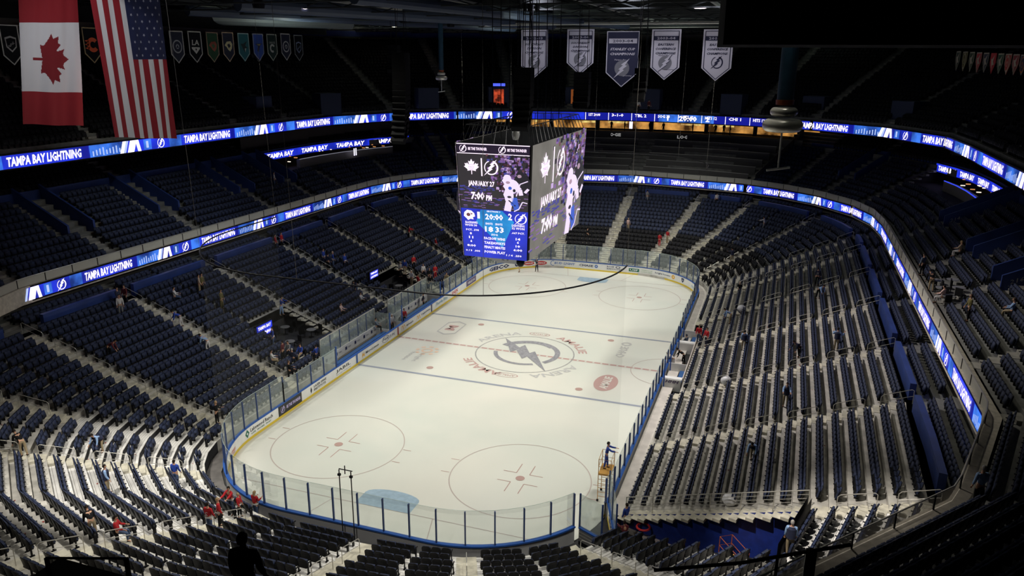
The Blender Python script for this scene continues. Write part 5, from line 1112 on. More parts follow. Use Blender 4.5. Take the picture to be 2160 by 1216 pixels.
for T in (1.66, 2.34):
    A = [ringpt(P_mid, i_, T, -.3) for i_ in range(0, 12)]; B = [ringpt(P_mid, i_, T, 1.3) for i_ in range(0, 12)]; k = MB(); k.strip(A, B); k.build('wall_loge_side', M('loge_side', (.05, .05, .055), .7), kind='structure')

# ------------------------------------------------------------------ upper deck doorways
for j, (px, py, kind) in enumerate(((1052, 222, 'lit'), (1213, 222, 'amber'), (905, 226, 'dark'), (1368, 228, 'dark'), (1540, 240, 'dark'), (1712, 246, 'dark'), (1898, 262, 'dark'), (560, 250, 'dark'), (700, 240, 'dark'))):
    p = hit(px, py, P_top, 8); c = np.array((0, p[1]*.0)); d = np.array((p[0], p[1]-(8 if p[1] > 24 else p[1])), float) if abs(p[1]) > 24 else np.array((p[0], 0.)); d /= np.linalg.norm(d); an = math.atan2(d[1], d[0])+PI/2
    n = np.array((-math.sin(an), math.cos(an))); n = n if n@d < 0 else -n
    t_ = MB(); c = p[:2]-n*1.2; t_.box((*c, p[2]+1.2), (3.0, 2.4, 2.8), an); t_.build('wall_upper_doorway', M('doorway_blue', (.01, .018, .06), .7), kind='structure')
    if kind != 'dark':
        k = MB(); c2 = p[:2]+n*.03; k.box((*c2, p[2]+1.15), (1.5 if kind == 'lit' else 1.3, .04, 2.3), an); tag(k.build('lit_doorway', M('door_red', (.5, .06, .02), emit=.7, noise=.9, scale=1.5) if kind == 'lit' else M('door_amber', (.3, .08, .015), emit=.6)), 'glowing red doorway under a small blue sign in the far upper deck' if kind == 'lit' else 'plain amber doorway in the far upper deck', 'doorway')
    if kind == 'lit': k = MB(); k.box((*c2, p[2]+2.95), (1.9, .06, .4), an); tag(k.build('exit_sign', M('sign_blue', (.08, .12, .9), emit=1.2)), 'small blue lit sign over the glowing red upper doorway', 'sign')

# ------------------------------------------------------------------ hanging things: coils, loudspeakers, black drape
def coil(x, y, zt, where):
    t = thing('tesla_coil', (x, y, zt-.6), f'tesla coil with blue column and silver rings {where}', 'tesla coil')
    k = MB(); k.lathe((x, y, zt+.75), [(.30, 0), (.30, 6.5)], 20); k.build('column', M('coil_blue', (.025, .07, .12), .35, noise=.15, scale=2), t, smooth=True)
    k = MB(); k.lathe((x, y, zt+.62), [(.2, 0), (.32, .02), (.33, .2), (.2, .22)], 20); k.build('copper_band', M('coil_copper', (.4, .09, .03), .4), t)
    for z, R, r, nm in ((zt+.38, .33, .17, 'upper_ring'), (zt-.12, .5, .24, 'lower_ring')):
        k = MB(); pr = [(R+r*1.0*math.cos(a), r*math.sin(a)) for a in [2*PI*q/16-PI for q in range(17)]]; pr = [(0, -r*.8)]+[(R+r*math.cos(a), r*math.sin(a)) for a in [-PI/2+PI*q/12 for q in range(13)]]+[(0, r*.8)]
        k.lathe((x, y, z), pr, 36); k.build(nm, M('spun_aluminium', (.85, .82, .74), .35, .55), t, smooth=True)
    k = MB(); k.tube([(x, y, zt-.3), (x, y, zt-1.75)], .035, 8); k.build('rod', WHITE, t)
    k = MB(); k.tube([(x-.42, y-.12, zt-1.82), (x+.42, y+.12, zt-1.7)], .045, 8); k.build('cross_bar', WHITE, t)
coil(20.55, -31.6, 23.75, 'in front of the black drape')
coil(-20.7, 28.4, 23.75, 'small in the distance left of the scoreboard')
k = MB(); k.box((23.32, -44.7, 29.2), (8.3, 3.6, 5.86), .12); tag(k.build('hanging_drape', M('drape_black', (.0004, .0004, .0004), 1.)), 'huge plain black block hanging from the roof at the upper right', 'black masking box')
def array(px, py0, py1, y, wd, nm, curve=.5):
    a, b = aty(px, py0, y), aty(px, py1, y); t = thing('line_array', (b[0], y, b[2]), f'curved black loudspeaker array hanging from the roof, {nm}', 'loudspeaker', 'hanging loudspeakers')
    H = a[2]-b[2]; n = max(5, int(H/.42)); zt = a[2]; x = (a[0]+b[0])/2; yy = y
    for j in range(n):
        f = j/(n-1); tilt = curve*f*f; z = zt-H*f*(1-.06*f); k = MB()
        k.obox((x+.9*curve*f**3*0, yy-.5*curve*f**3*1.6, z), (wd/2, 0, 0), (0, .45*math.cos(tilt), .45*math.sin(tilt)), (0, -.24*math.sin(tilt), .24*math.cos(tilt))); k.build('speaker_cabinet', M('speaker_black', (.004, .004, .005), .9), t)
    k = MB()
    for dx in (-wd*.3, wd*.3): k.tube([(x+dx, yy, zt+.2), (x+dx, yy, 31)], .03, 4); k.tube([(x+dx*1.5, yy+.3, zt+.2), (x+dx*.6, yy+.3, 31)], .02, 4)
    k.build('hoist_chain', BLACK, t)
array(848, 118, 300, -6, 1.15, 'left of the scoreboard', .9)
array(1105, 150, 268, -9, 1.25, 'above the scoreboard, near side', .8)
array(1228, 158, 222, 6, 1.35, 'below the second championship banner', .3)
array(1352, 150, 205, 4, 1.0, 'over the corner of the navy banner', .9)
array(832, 100, 150, 20, 1.2, 'small, far left of the hoists', .4)
k = MB(); p = aty(1088, 285, -9); k.lathe((p[0], p[1], p[2]), [(0, -.38), (.2, -.33), (.3, 0), (.28, .35), (.1, .42)], 14); tag(k.build('roof_camera', M('camera_grey', (.3, .3, .3), .4), smooth=True), 'grey capsule camera hanging just above the scoreboard', 'camera')
for j, (px, w_) in enumerate(((1118, .5), (1132, .25), (1108, .2))):
    p = aty(px, 40, -9); k = MB(); k.tube([(p[0], -9, 27.0), (p[0], -9, 31)], .05*w_*2, 5); k.box((p[0], -9, 29.4), (.5*w_, .4, .5)); tag(k.build('chain_hoist', BLACK), 'black chain hoist and cables above the scoreboard, '+('thickest', 'right one', 'left one')[j], 'hoist')

# ------------------------------------------------------------------ people
def skin(verts, edges, radii, root, sub=1):
    """one continuous surface grown round a skeleton"""
    me = bpy.data.meshes.new('s'); me.from_pydata([tuple(v) for v in verts], edges, []); o = bpy.data.objects.new('s', me); COL.objects.link(o)
    o.modifiers.new('k', 'SKIN'); sd = me.skin_vertices[0].data
    for i, r in enumerate(radii): sd[i].radius = (r if isinstance(r, tuple) else (r, r)); sd[i].use_root = i == root
    if sub: u = o.modifiers.new('u', 'SUBSURF'); u.levels = u.render_levels = sub
    bpy.context.view_layer.update(); ev = bpy.data.meshes.new_from_object(o.evaluated_get(bpy.context.evaluated_depsgraph_get()))
    v = [tuple(p.co) for p in ev.vertices]; f = [tuple(p.vertices) for p in ev.polygons]; bpy.data.objects.remove(o); bpy.data.meshes.remove(me); bpy.data.meshes.remove(ev); return v, f
def figure(pose):
    """dict of part name -> mesh; the figure stands at the origin and faces +y; height about 1.75"""
    V3 = lambda *a: np.array(a, float)
    lean, sit, = pose.get('lean', 0.), pose.get('sit', False)
    hz = .5 if sit else .94-pose.get('drop', 0.)
    pel = V3(0, 0, hz); ax = V3(0, math.sin(lean), math.cos(lean)); fw = V3(0, math.cos(lean), -math.sin(lean))
    waist, chest, neck = pel+ax*.17, pel+ax*.36, pel+ax*.53
    hd = pose.get('head', 0.); ha = V3(0, math.sin(lean*.6+hd), math.cos(lean*.6+hd)); hc = neck+ha*.185
    J = {}
    for s, n in ((-1, 'l'), (1, 'r')):
        sh = neck-ax*.06+V3(s*.19, 0, 0); a = pose.get('arm_'+n, (0.15, .1, .3)); up_, out_, bend = a
        d1 = V3(s*math.sin(out_), math.cos(out_)*math.sin(up_), -math.cos(out_)*math.cos(up_)); el = sh+d1*.29
        d2 = V3(s*math.sin(out_)*.4, math.sin(up_+bend), -math.cos(up_+bend)); d2 /= np.linalg.norm(d2); wr = el+d2*.25; J[n] = (sh, el, wr, d2)
        lf, lk = pose.get('leg_'+n, (.05, .05)); hp = pel+V3(s*.095, 0, -.03); k = hp+V3(s*.01, math.sin(lf)*.44, -math.cos(lf)*.44); an = k+V3(0, math.sin(lf-lk)*.43, -math.cos(lf-lk)*.43)
        J['L'+n] = (hp, k, an, an+V3(s*.03, .15, -.045))
    out = {}
    # body: one continuous surface
    vs = [pel, waist, chest, neck, hc-ha*.06]; ed = [(0, 1), (1, 2), (2, 3), (3, 4)]; ra = [(.13, .1), (.115, .09), (.135, .1), (.06, .06), (.055, .06)]
    hands = []
    for n in 'lr':
        sh, el, wr, d2 = J[n]; b = len(vs); hand = wr+d2*.06; vs += [sh, el, wr, hand]; ed += [(2, b), (b, b+1), (b+1, b+2), (b+2, b+3)]; ra += [.062, .043, .03, (.038, .024)]
        side = V3(1, 0, 0); pn = np.cross(d2, side)
        for q in range(4):
            o0 = hand+side*(-.03+.02*q)+d2*.03; L = (.065, .075, .07, .055)[q]; m1 = o0+d2*L*.5+pn*.008; m2 = o0+d2*L*.85-pn*-.03; hands.append(([hand, o0, m1, m2], [.014, .0095, .009, .008]))
        t0 = wr+d2*.035+side*(.04 if n == 'l' else -.04); hands.append(([wr+d2*.02, t0, t0+d2*.045+pn*.01], [.014, .011, .009]))
    for n in 'lr':
        hp, k_, an, toe = J['L'+n]; b = len(vs); vs += [hp, k_, an, toe]; ed += [(0, b), (b, b+1), (b+1, b+2), (b+2, b+3)]; ra += [.085, .058, .04, (.04, .028)]
    bv, bf = skin(vs, ed, ra, 0)
    mb = MB(); mb.add(bv, bf)
    for pts, rr in hands: hv, hf = skin(pts, [(i, i+1) for i in range(len(pts)-1)], rr, 0); mb.add(hv, hf)
    # head with face
    side = V3(1, 0, 0); hf_ = np.cross(ha, side); hf_ = hf_ if hf_[1] > -.2 else -hf_
    n, m_ = 14, 10; hv = []
    for j in range(m_+1):
        ph = PI*j/m_; z = math.cos(ph)
        for i in range(n):
            th = 2*PI*i/n; x, y = math.sin(ph)*math.cos(th), math.sin(ph)*math.sin(th)
            rx, ry, rz = .077-.02*max(0, -z), .097-.012*max(0, -z)*(y < 0), .118
            yy = y*ry
            if y > .8 and abs(x) < .3 and -.25 < z < .15: yy += .02*(1-abs(x)*3)      # nose
            if y > .7 and .15 < abs(x) < .55 and .05 < z < .4: yy -= .008                # eye sockets
            if abs(x) > .9 and -.2 < z < .3: x *= 1.1                                    # ears
            hv.append(hc+side*x*rx+hf_*yy+ha*(z*rz))
    mb.add(hv, [(j*n+i, j*n+(i+1) % n, (j+1)*n+(i+1) % n, (j+1)*n+i) for j in range(m_) for i in range(n)])
    out['body'] = mb
    fc = MB()
    for s in (-1, 1): fc.obox(hc+side*s*.032+hf_*.083+ha*.015, side*.013, hf_*.006, ha*.007)
    fc.obox(hc+hf_*.083-ha*.06, side*.024, hf_*.006, ha*.005); out['eyes_and_mouth'] = fc
    hr = MB(); hv = []
    for j in range(7):
        ph = PI*.62*j/6
        for i in range(n):
            th = 2*PI*i/n; x, y, z = math.sin(ph)*math.cos(th), math.sin(ph)*math.sin(th), math.cos(ph)
            if y > .35 and z < .45: z = .45; 
            low = -.35 if pose.get('long') else 0
            hv.append(hc+side*x*.086+hf_*(y*.102-.008)+ha*((z*.128+.006)+(low*.3 if (j == 6 and y < .2) else 0)))
    hr.add(hv, [(j*n+i, (j+1)*n+i, (j+1)*n+(i+1) % n, j*n+(i+1) % n) for j in range(6) for i in range(n)]); out['hair'] = hr
    # clothes
    vs = [pel-ax*.02, waist, chest, neck-ax*.03]; ed = [(0, 1), (1, 2), (2, 3)]; ra = [(.152, .122), (.145, .115), (.16, .122), (.075, .075)]
    for n in 'lr':
        sh, el, wr, d2 = J[n]; b = len(vs); e2 = wr-d2*.03 if pose.get('sleeve', 1) else el; vs += [sh, el]+([e2] if pose.get('sleeve', 1) else []); ed += [(2, b), (b, b+1)]+([(b+1, b+2)] if pose.get('sleeve', 1) else []); ra += [.08, .06]+([.048] if pose.get('sleeve', 1) else [])
    v, f = skin(vs, ed, ra, 0); mb = MB(); mb.add(v, f); out['shirt'] = mb
    vs = [pel+ax*.05, pel-ax*.02]; ed = [(0, 1)]; ra = [(.138, .108), (.142, .118)]
    for n in 'lr':
        hp, k_, an, toe = J['L'+n]; b = len(vs); vs += [hp-V3(0, 0, .05) if not sit else hp, k_, an+(k_-an)*.08]; ed += [(1, b), (b, b+1), (b+1, b+2)]; ra += [.1, .072, .056]
    v, f = skin(vs, ed, ra, 0); mb = MB(); mb.add(v, f); out['trousers'] = mb
    mb = MB()
    for n in 'lr': hp, k_, an, toe = J['L'+n]; v, f = skin([an-V3(0, .05, .03), an+V3(0, .03, -.035), toe], [(0, 1), (1, 2)], [(.048, .045), (.05, .045), (.042, .03)], 1); mb.add(v, f)
    out['shoes'] = mb
    z0 = min(min(v[2] for v in m_.v) for m_ in out.values())
    for m_ in out.values(): m_.v = [(x, y, z-z0) for x, y, z in m_.v]
    return {k: mesh_of(m_, k, [MATS['white_paint']]) for k, m_ in out.items()}, hc-V3(0, 0, z0), ax
POSES = dict(
    stand=figure(dict(arm_l=(.1, .12, .25), arm_r=(.15, .12, .4), leg_l=(.05, .05), leg_r=(-.05, .03))),
    walk=figure(dict(lean=.1, arm_l=(.6, .1, .5), arm_r=(-.4, .12, .3), leg_l=(.45, .15), leg_r=(-.3, .35), drop=.04)),
    bend=figure(dict(lean=1.05, head=.1, arm_l=(.15, .1, .25), arm_r=(.35, .12, .3), leg_l=(.2, .3), leg_r=(-.1, .12), drop=.03)),
    sit=figure(dict(sit=True, lean=-.08, arm_l=(.5, .1, .9), arm_r=(.5, .1, .8), leg_l=(1.45, 1.4), leg_r=(1.4, 1.45), head=.2)),
    hands_up=figure(dict(arm_l=(.5, .5, 2.1), arm_r=(.5, .5, 2.1), leg_l=(.05, .05), leg_r=(-.04, .03))),
    reach=figure(dict(lean=.15, arm_l=(1.2, .1, .25), arm_r=(1.0, .1, .5), leg_l=(.15, .1), leg_r=(-.1, .08))),
    phone=figure(dict(head=.15, arm_l=(.35, .05, 1.5), arm_r=(.35, .05, 1.6), leg_l=(.04, .04), leg_r=(-.03, .02), long=True)))
SKINM = [M('skin_a', (.5, .27, .17), .5), M('skin_b', (.32, .16, .1), .5), M('skin_c', (.62, .38, .26), .5)]
HAIRM = [M('hair_dark', (.012, .008, .006), .6), M('hair_brown', (.06, .03, .015), .6), M('hair_blond', (.35, .24, .12), .6), M('hair_grey', (.3, .28, .26), .6)]
CL = dict(red=(.42, .008, .015), white=(.6, .58, .58), navy=(.012, .016, .045), blue=(.015, .05, .32), lblue=(.25, .38, .62), black=(.008, .008, .009), khaki=(.32, .25, .15), jeans=(.05, .08, .16), grey=(.2, .2, .21), maroon=(.1, .01, .015), tan=(.5, .38, .28), olive=(.12, .1, .03), teal=(.02, .2, .18), yellow=(.7, .45, .06), pink=(.6, .42, .38), steel=(.1, .13, .18))
CM = lambda c: M('cloth_'+c, CL[c], .85)
BLACKM = M('silhouette_black', (.003, .003, .003), .9)  # skin and clothes alike painted black, standing in for an unlit silhouette
def person(loc, rz, pose, shirt, trousers, label, hair=0, sk=0, vest=None, band=None, num=None, cap=None, scale=1., group=None, allblack=False):
    meshes, hc, ax = POSES[pose]
    e = bpy.data.objects.new('person', None); COL.objects.link(e); e.location = tuple(map(float, loc)); e.rotation_euler = (0, 0, rz); e.scale = (scale,)*3; e.empty_display_size = .2; tag(e, label, 'person', group)
    mm = dict(body=SKINM[sk], eyes_and_mouth=HAIRM[0], hair=HAIRM[hair] if cap is None else CM(cap), shirt=CM(shirt), trousers=CM(trousers), shoes=CM('black'))
    for n, me in meshes.items():
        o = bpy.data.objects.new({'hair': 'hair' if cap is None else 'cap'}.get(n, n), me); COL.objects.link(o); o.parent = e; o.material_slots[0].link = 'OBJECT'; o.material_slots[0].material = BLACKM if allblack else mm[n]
    def trunk(name, z0, z1, mat, w=.172, d=.136):
        k = MB(); pel = hc-np.array(ax)*.0; base = hc[2]-.185-.53*ax[2]; P0 = np.array((0, hc[1]-ax[1]*.715, 0)); c0 = np.array((0, hc[1]-.185*math.sin(0)-ax[1]*.53-.185*ax[1]*.6, hc[2]-.53*ax[2]-.185))
        ring_ = lambda t, s: [tuple(c0+np.array(ax)*t+np.array((w*s*math.cos(a), d*s*math.sin(a)*ax[2], -d*s*math.sin(a)*ax[1]))) for a in [2*PI*q/16 for q in range(16)]]
        k.strip(ring_(z0, 1.02), ring_((z0+z1)/2, 1.0), closed=True); k.strip(ring_((z0+z1)/2, 1.0), ring_(z1, 1.03), closed=True)
        if z1 > .4: k.strip(ring_(z1, 1.03), ring_(z1+.1, .62), closed=True)
        o = k.build(name, mat, e); o.matrix_parent_inverse = Matrix.Identity(4)
    if vest: trunk('vest', -.04, .42, CM(vest), .205, .17)
    if band: trunk('jersey_stripe', -.02, .08, CM(band), .2, .165)
    if num:
        k = MB(); put_text(k, num, lambda u, v: (-u, -.155, hc[2]-.56+v), 0, 0, .2, .2, center=True); o = k.build('number', CM('white'), e); o.matrix_parent_inverse = Matrix.Identity(4)
    return e
def on(px, py, P=P_low, n=18, want=.14):
    """feet on the tread seen at this pixel, body kept clear of the seats"""
    p = hit(px, py, P, n); r = row_of(P, p[0], p[1], n); i = int(max(0, min(n-1, round(r-.5)))); e = .05
    gx, gy = row_of(P, p[0]+e, p[1], n)-r, row_of(P, p[0], p[1]+e, n)-r; g2 = gx*gx+gy*gy+1e-9; dr = (i+want-r)*e
    return (p[0]+gx*dr/g2, p[1]+gy*dr/g2, P(i)[4])
D = math.degrees
PP = [  # (feet px, feet py, tier, facing deg, pose, shirt, trousers, label, extras)
 (1480, 726, 'l', 200, 'stand', 'red', 'jeans', 'person in red jersey on the step beside the penalty box', dict(hair=1)),
 (1489, 732, 'l', 160, 'stand', 'red', 'navy', 'person in red jersey with white hem, behind another red jersey by the penalty box', dict(hair=0, band='white')),
 (1581, 742, 'l', 20, 'stand', 'lblue', 'khaki', 'usher in dark vest and khaki trousers among the middle rows of the right stand', dict(vest='navy')),
 (1697, 757, 'l', 150, 'bend', 'navy', 'black', 'person in dark clothes bending over seats in the upper right stand', dict()),
 (1774, 742, 'l', 0, 'hands_up', 'lblue', 'khaki', 'usher in dark vest with both arms raised in the upper right stand', dict(vest='navy')),
 (1671, 862, 'l', 200, 'reach', 'lblue', 'khaki', 'usher in dark vest and khaki trousers reaching along a row, right stand', dict(vest='navy')),
 (1606, 976, 'l', 190, 'bend', 'lblue', 'khaki', 'usher in dark vest leaning forward above the tunnel, right stand', dict(vest='navy')),
 (1694, 1186, 'l', 20, 'stand', 'lblue', 'khaki', 'usher in dark vest seen from behind on the bright rows right of the tunnel', dict(vest='navy', hair=3)),
 (1731, 604, 'l', 10, 'stand', 'navy', 'black', 'person in navy jersey with white number 77, upper far corner of right stand', dict(num='77')),
 (1737, 632, 'l', 240, 'bend', 'lblue', 'black', 'person in light blue shirt bending below the numbered navy jersey', dict()),
 (1562, 622, 'l', 20, 'sit', 'black', 'black', 'seated person with tan cap in the far rows of the right stand', dict(cap='tan')),
 (1549, 684, 'l', 120, 'bend', 'lblue', 'khaki', 'person in blue shirt and khaki trousers bending, fourth row of right stand', dict()),
 (1618, 486, 'l', 90, 'reach', 'white', 'grey', 'person in white leaning over seats, far-right corner', dict()),
 (1325, 492, 'l', 0, 'stand', 'pink', 'khaki', 'person in pale pink top on the far end stand behind the glass', dict(hair=2)),
 (1391, 520, 'l', 0, 'stand', 'red', 'red', 'person dressed all in red in the lower rows of the far end', dict()),
 (1408, 518, 'l', 340, 'stand', 'red', 'khaki', 'person in red shirt and khaki trousers on the far end stairs', dict()),
 (1553, 548, 'l', 60, 'reach', 'navy', 'khaki', 'usher in dark vest at the far-right corner aisle', dict(vest='navy')),
 (1365, 432, 'l', 0, 'stand', 'grey', 'grey', 'person in grey on the top steps of the far end', dict()),
 (1518, 432, 'l', 40, 'stand', 'white', 'black', 'small figure in white and black below the far-right blue wall', dict()),
 (1240, 500, 'l', 0, 'walk', 'black', 'black', 'small dark figure on the far end stairs right of the scoreboard', dict()),
 (541, 1094, 'f', 10, 'phone', 'red', 'jeans', 'person in red jersey with white hem standing at the near glass', dict(hair=2, band='white')),
 (440, 1128, 'l', 20, 'stand', 'red', 'jeans', 'person in red jersey numbered 2, leftmost of the red group at the bright aisle', dict(num='2', band='white')),
 (455, 1120, 'l', 330, 'stand', 'red', 'black', 'person in red jersey with blond hair in the middle of the red group', dict(hair=2, band='white')),
 (470, 1096, 'l', 200, 'reach', 'red', 'jeans', 'person in red jersey with white stripe, rearmost of the red group', dict(band='white')),
 (494, 1100, 'l', 300, 'stand', 'red', 'black', 'smaller blond person in red jersey, right end of the red group', dict(hair=2, band='white', scale=.86)),
 (231, 1042, 'l', 330, 'stand', 'lblue', 'khaki', 'usher in navy vest and khaki trousers facing the ice on the bright rows', dict(vest='navy')),
 (361, 1032, 'l', 30, 'stand', 'blue', 'jeans', 'person in royal blue shirt and jeans on the near-left aisle', dict()),
 (212, 954, 'l', 200, 'bend', 'lblue', 'khaki', 'usher in dark vest bending between rows of the near-left corner', dict(vest='navy')),
 (185, 1142, 'l', 80, 'bend', 'black', 'khaki', 'person in black shirt and khaki trousers bending low in the near-left seats', dict()),
 (240, 1150, 'l', 320, 'sit', 'red', 'jeans', 'person in red jersey sitting alone in the near-left seats', dict()),
 (52, 962, 'l', 100, 'bend', 'black', 'khaki', 'person in black and khaki bending at the left edge of the lower stand', dict()),
 (460, 905, 'l', 300, 'phone', 'black', 'black', 'person in black with raised phone at the foot of the left aisle', dict(hair=2)),
 (371, 640, 'l', 330, 'sit', 'white', 'jeans', 'seated person in white shirt in the upper left stand', dict()),
 (410, 612, 'l', 330, 'stand', 'tan', 'khaki', 'person in tan below the blue parapet, left one of a pair', dict()),
 (420, 610, 'l', 300, 'stand', 'olive', 'black', 'person in brown below the blue parapet, right one of a pair', dict()),
 (462, 652, 'l', 300, 'stand', 'olive', 'olive', 'person in olive jacket seen through the netting in the left stand', dict()),
 (250, 660, 'l', 300, 'stand', 'navy', 'navy', 'person in navy at the top of the left aisle', dict()),
 (257, 668, 'l', 250, 'stand', 'white', 'grey', 'person in pale top at the head of the left aisle', dict()),
 (268, 655, 'l', 200, 'stand', 'maroon', 'black', 'person in dark red at the head of the left aisle', dict()),
 (217, 754, 'l', 310, 'bend', 'maroon', 'black', 'person in dark maroon bending in the left stand', dict()),
 (380, 690, 'l', 150, 'bend', 'blue', 'white', 'person in blue jersey bending beside the left aisle handrail', dict()),
 (425, 732, 'l', 120, 'bend', 'lblue', 'white', 'person in light blue and white bending on the left aisle steps', dict()),
 (578, 530, 'l', 330, 'stand', 'red', 'black', 'person in red at the top of the left stand, left one of two', dict()),
 (592, 532, 'l', 300, 'stand', 'red', 'black', 'person in white-striped red top, right of two high in the left stand', dict(band='white')),
 (681, 566, 'l', 300, 'stand', 'blue', 'navy', 'person in blue jersey at the aisle, leftmost of the blue group', dict(band='white')),
 (692, 570, 'l', 20, 'stand', 'navy', 'black', 'person in navy jersey in the middle of the blue group', dict()),
 (705, 572, 'l', 320, 'stand', 'blue', 'jeans', 'person with pale cap and blue jersey in the blue group', dict(cap='tan', band='white')),
 (720, 568, 'l', 280, 'stand', 'blue', 'navy', 'person in blue and white jersey, rightmost of the blue group', dict(band='white')),
 (581, 664, 'l', 300, 'reach', 'blue', 'lblue', 'person in blue leaning by the handrail above the nearer club deck', dict()),
 (711, 668, 'l', 300, 'sit', 'pink', 'black', 'person in pale pink top sitting in the left stand', dict(hair=0)),
 (755, 638, 'l', 300, 'sit', 'white', 'black', 'person with dark hair and white shirt sitting left of the benches', dict(hair=0)),
 (742, 618, 'l', 200, 'bend', 'navy', 'jeans', 'person in dark blue bending on the aisle steps above the benches', dict()),
 (786, 700, 'l', 320, 'sit', 'steel', 'black', 'person in dark patterned jacket sitting just above the bench glass', dict()),
 (568, 764, 'l', 330, 'sit', 'white', 'khaki', 'person in white shirt sitting in front of the nearer club deck', dict()),
 (583, 752, 'l', 120, 'stand', 'maroon', 'black', 'person in dark red shirt standing on the nearer club deck', dict()),
 (575, 740, 'l', 160, 'stand', 'blue', 'jeans', 'person in blue and white jersey under the nearer lit screen', dict(band='white')),
 (612, 762, 'l', 200, 'sit', 'grey', 'black', 'person in grey sitting at the nearer club deck', dict()),
 (600, 786, 'l', 330, 'sit', 'black', 'black', 'person in black jacket sitting in front rows by the near side glass', dict(hair=1)),
 (622, 778, 'l', 20, 'sit', 'navy', 'black', 'balding person in navy jacket sitting in front rows by the near side glass', dict(hair=3)),
 (638, 760, 'l', 200, 'sit', 'blue', 'khaki', 'person in blue shirt and khaki trousers at the club deck', dict()),
 (660, 752, 'l', 100, 'sit', 'blue', 'navy', 'person in blue sitting nearest the bench glass', dict()),
 (870, 610, 'l', 200, 'stand', 'white', 'khaki', 'person with white cap and white shirt, standing in the far crowd', dict(cap='white')),
 (882, 612, 'l', 340, 'stand', 'red', 'black', 'person in red jersey numbered 11 in the far crowd', dict(num='11')),
 (845, 585, 'l', 100, 'stand', 'grey', 'black', 'person in grey at the left of the far crowd', dict(hair=3)),
 (853, 580, 'l', 220, 'stand', 'blue', 'khaki', 'person in bright blue in the far crowd', dict()),
 (874, 576, 'l', 250, 'stand', 'red', 'black', 'person in red at the back of the far crowd', dict()),
 (884, 582, 'l', 250, 'stand', 'white', 'black', 'person in white at the back of the far crowd', dict()),
 (897, 590, 'l', 250, 'stand', 'black', 'black', 'person in black in the far crowd', dict()),
 (905, 612, 'l', 250, 'stand', 'black', 'jeans', 'person in black and jeans in front of the far crowd', dict()),
 (919, 596, 'l', 250, 'stand', 'red', 'red', 'person in red leaning on the rail right of the far crowd', dict()),
 (932, 600, 'l', 200, 'stand', 'khaki', 'khaki', 'person in tan by the glass right of the far crowd', dict()),
 (856, 500, 'l', 330, 'reach', 'red', 'black', 'person in red on the upper left aisle before the LED sign', dict()),
 (913, 530, 'l', 330, 'stand', 'red', 'black', 'person in red and white on the stairs beside the tan wall', dict(band='white')),
 (573, 395, 'm', 330, 'stand', 'white', 'jeans', 'person in white jersey on the left middle level', dict()),
 (2037, 535, 'm', 80, 'sit', 'tan', 'white', 'blond person in tan sitting by a blue stairway wall, right middle level', dict(hair=2)),
 (1932, 612, 'm', 30, 'bend', 'black', 'khaki', 'person in black and khaki at the right balcony rail', dict()),
 (1922, 580, 'm', 60, 'stand', 'steel', 'black', 'person in dark blue at the right balcony, beyond the khaki trousers', dict()),
 (1950, 640, 'm', 80, 'sit', 'pink', 'white', 'person in pale pink sitting at the balcony table', dict()),
 (2057, 680, 'm', 120, 'stand', 'olive', 'black', 'person in dark brown jacket standing in the right middle level', dict(hair=1)),
 (2150, 678, 'm', 90, 'sit', 'lblue', 'khaki', 'person in light blue sitting at the right edge of the middle level', dict(hair=1)),
 (2048, 1068, 'm', 40, 'stand', 'lblue', 'black', 'person in light blue shirt and dark trousers standing at the near balcony', dict(hair=3)),
 (1346, 238, 't', 0, 'stand', 'white', 'black', 'tiny figure in white at the front of the far upper deck', dict()),
 (1368, 238, 't', 0, 'stand', 'maroon', 'black', 'tiny figure in red at the front of the far upper deck', dict()),
]
for px, py, tr, fdeg, pose, sh, trz, lab, ex in PP:
    if tr == 'f': loc = atz(px, py, .12)
    else: loc = on(px, py, {'l': P_low, 'm': P_mid, 't': P_top}[tr], {'l': 18, 'm': 10, 't': 4}[tr], .36 if pose == 'sit' else .14)
    person(loc, math.radians(fdeg-19), pose, sh, trz, lab, **ex)
# staff at the benches, boxes and gate, and the worker on the scaffold
for loc, rz, pose, sh, tr, lab, ex in (
  ((-14.1, 1.0, .1), 250, 'stand', 'white', 'black', 'person with white cap and white shirt at the team benches', dict(cap='white')),
  ((-13.7, 2.3, .1), 200, 'bend', 'black', 'black', 'person in black jacket leaning by the boards at the benches', dict()),
  ((-13.8, 3.0, .1), 220, 'stand', 'red', 'black', 'person in red behind the boards at the team benches', dict()),
  ((-14.4, .4, .1), 120, 'stand', 'black', 'black', 'person in black standing between the team benches', dict()),
  ((-14.2, 8.3, .2), 120, 'stand', 'navy', 'black', 'person in navy standing at the far end of the benches', dict()),
  ((13.8, 5.9, .2), 60, 'sit', 'steel', 'steel', 'person in grey suit and dark cap sitting in the far side of the penalty box', dict(cap='navy')),
  ((14.1, 1.9, .2), 90, 'bend', 'black', 'black', 'person in black jersey leaning in the middle of the penalty box', dict()),
  ((13.4, .6, .2), 90, 'bend', 'white', 'white', 'person in white bending inside the penalty box', dict(hair=3)),
  ((14.25, -24.4, .0), 60, 'stand', 'blue', 'navy', 'worker in royal blue shirt outside the open gate', dict(hair=0)),
  ((14.55, -26.45, .15), 30, 'reach', 'maroon', 'navy', 'person in maroon jersey with yellow band beside the open gate', dict(band='yellow')),
  ((-9.6, 26.6, .03), 120, 'stand', 'white', 'tan', 'person in white standing on the ice in the far left corner', dict()),
  ((-7.6, 27.6, .03), 60, 'reach', 'navy', 'navy', 'worker in navy on the ice beside the far left boards', dict(hair=3))):
    person(loc, math.radians(rz), pose, sh, tr, lab, **ex)

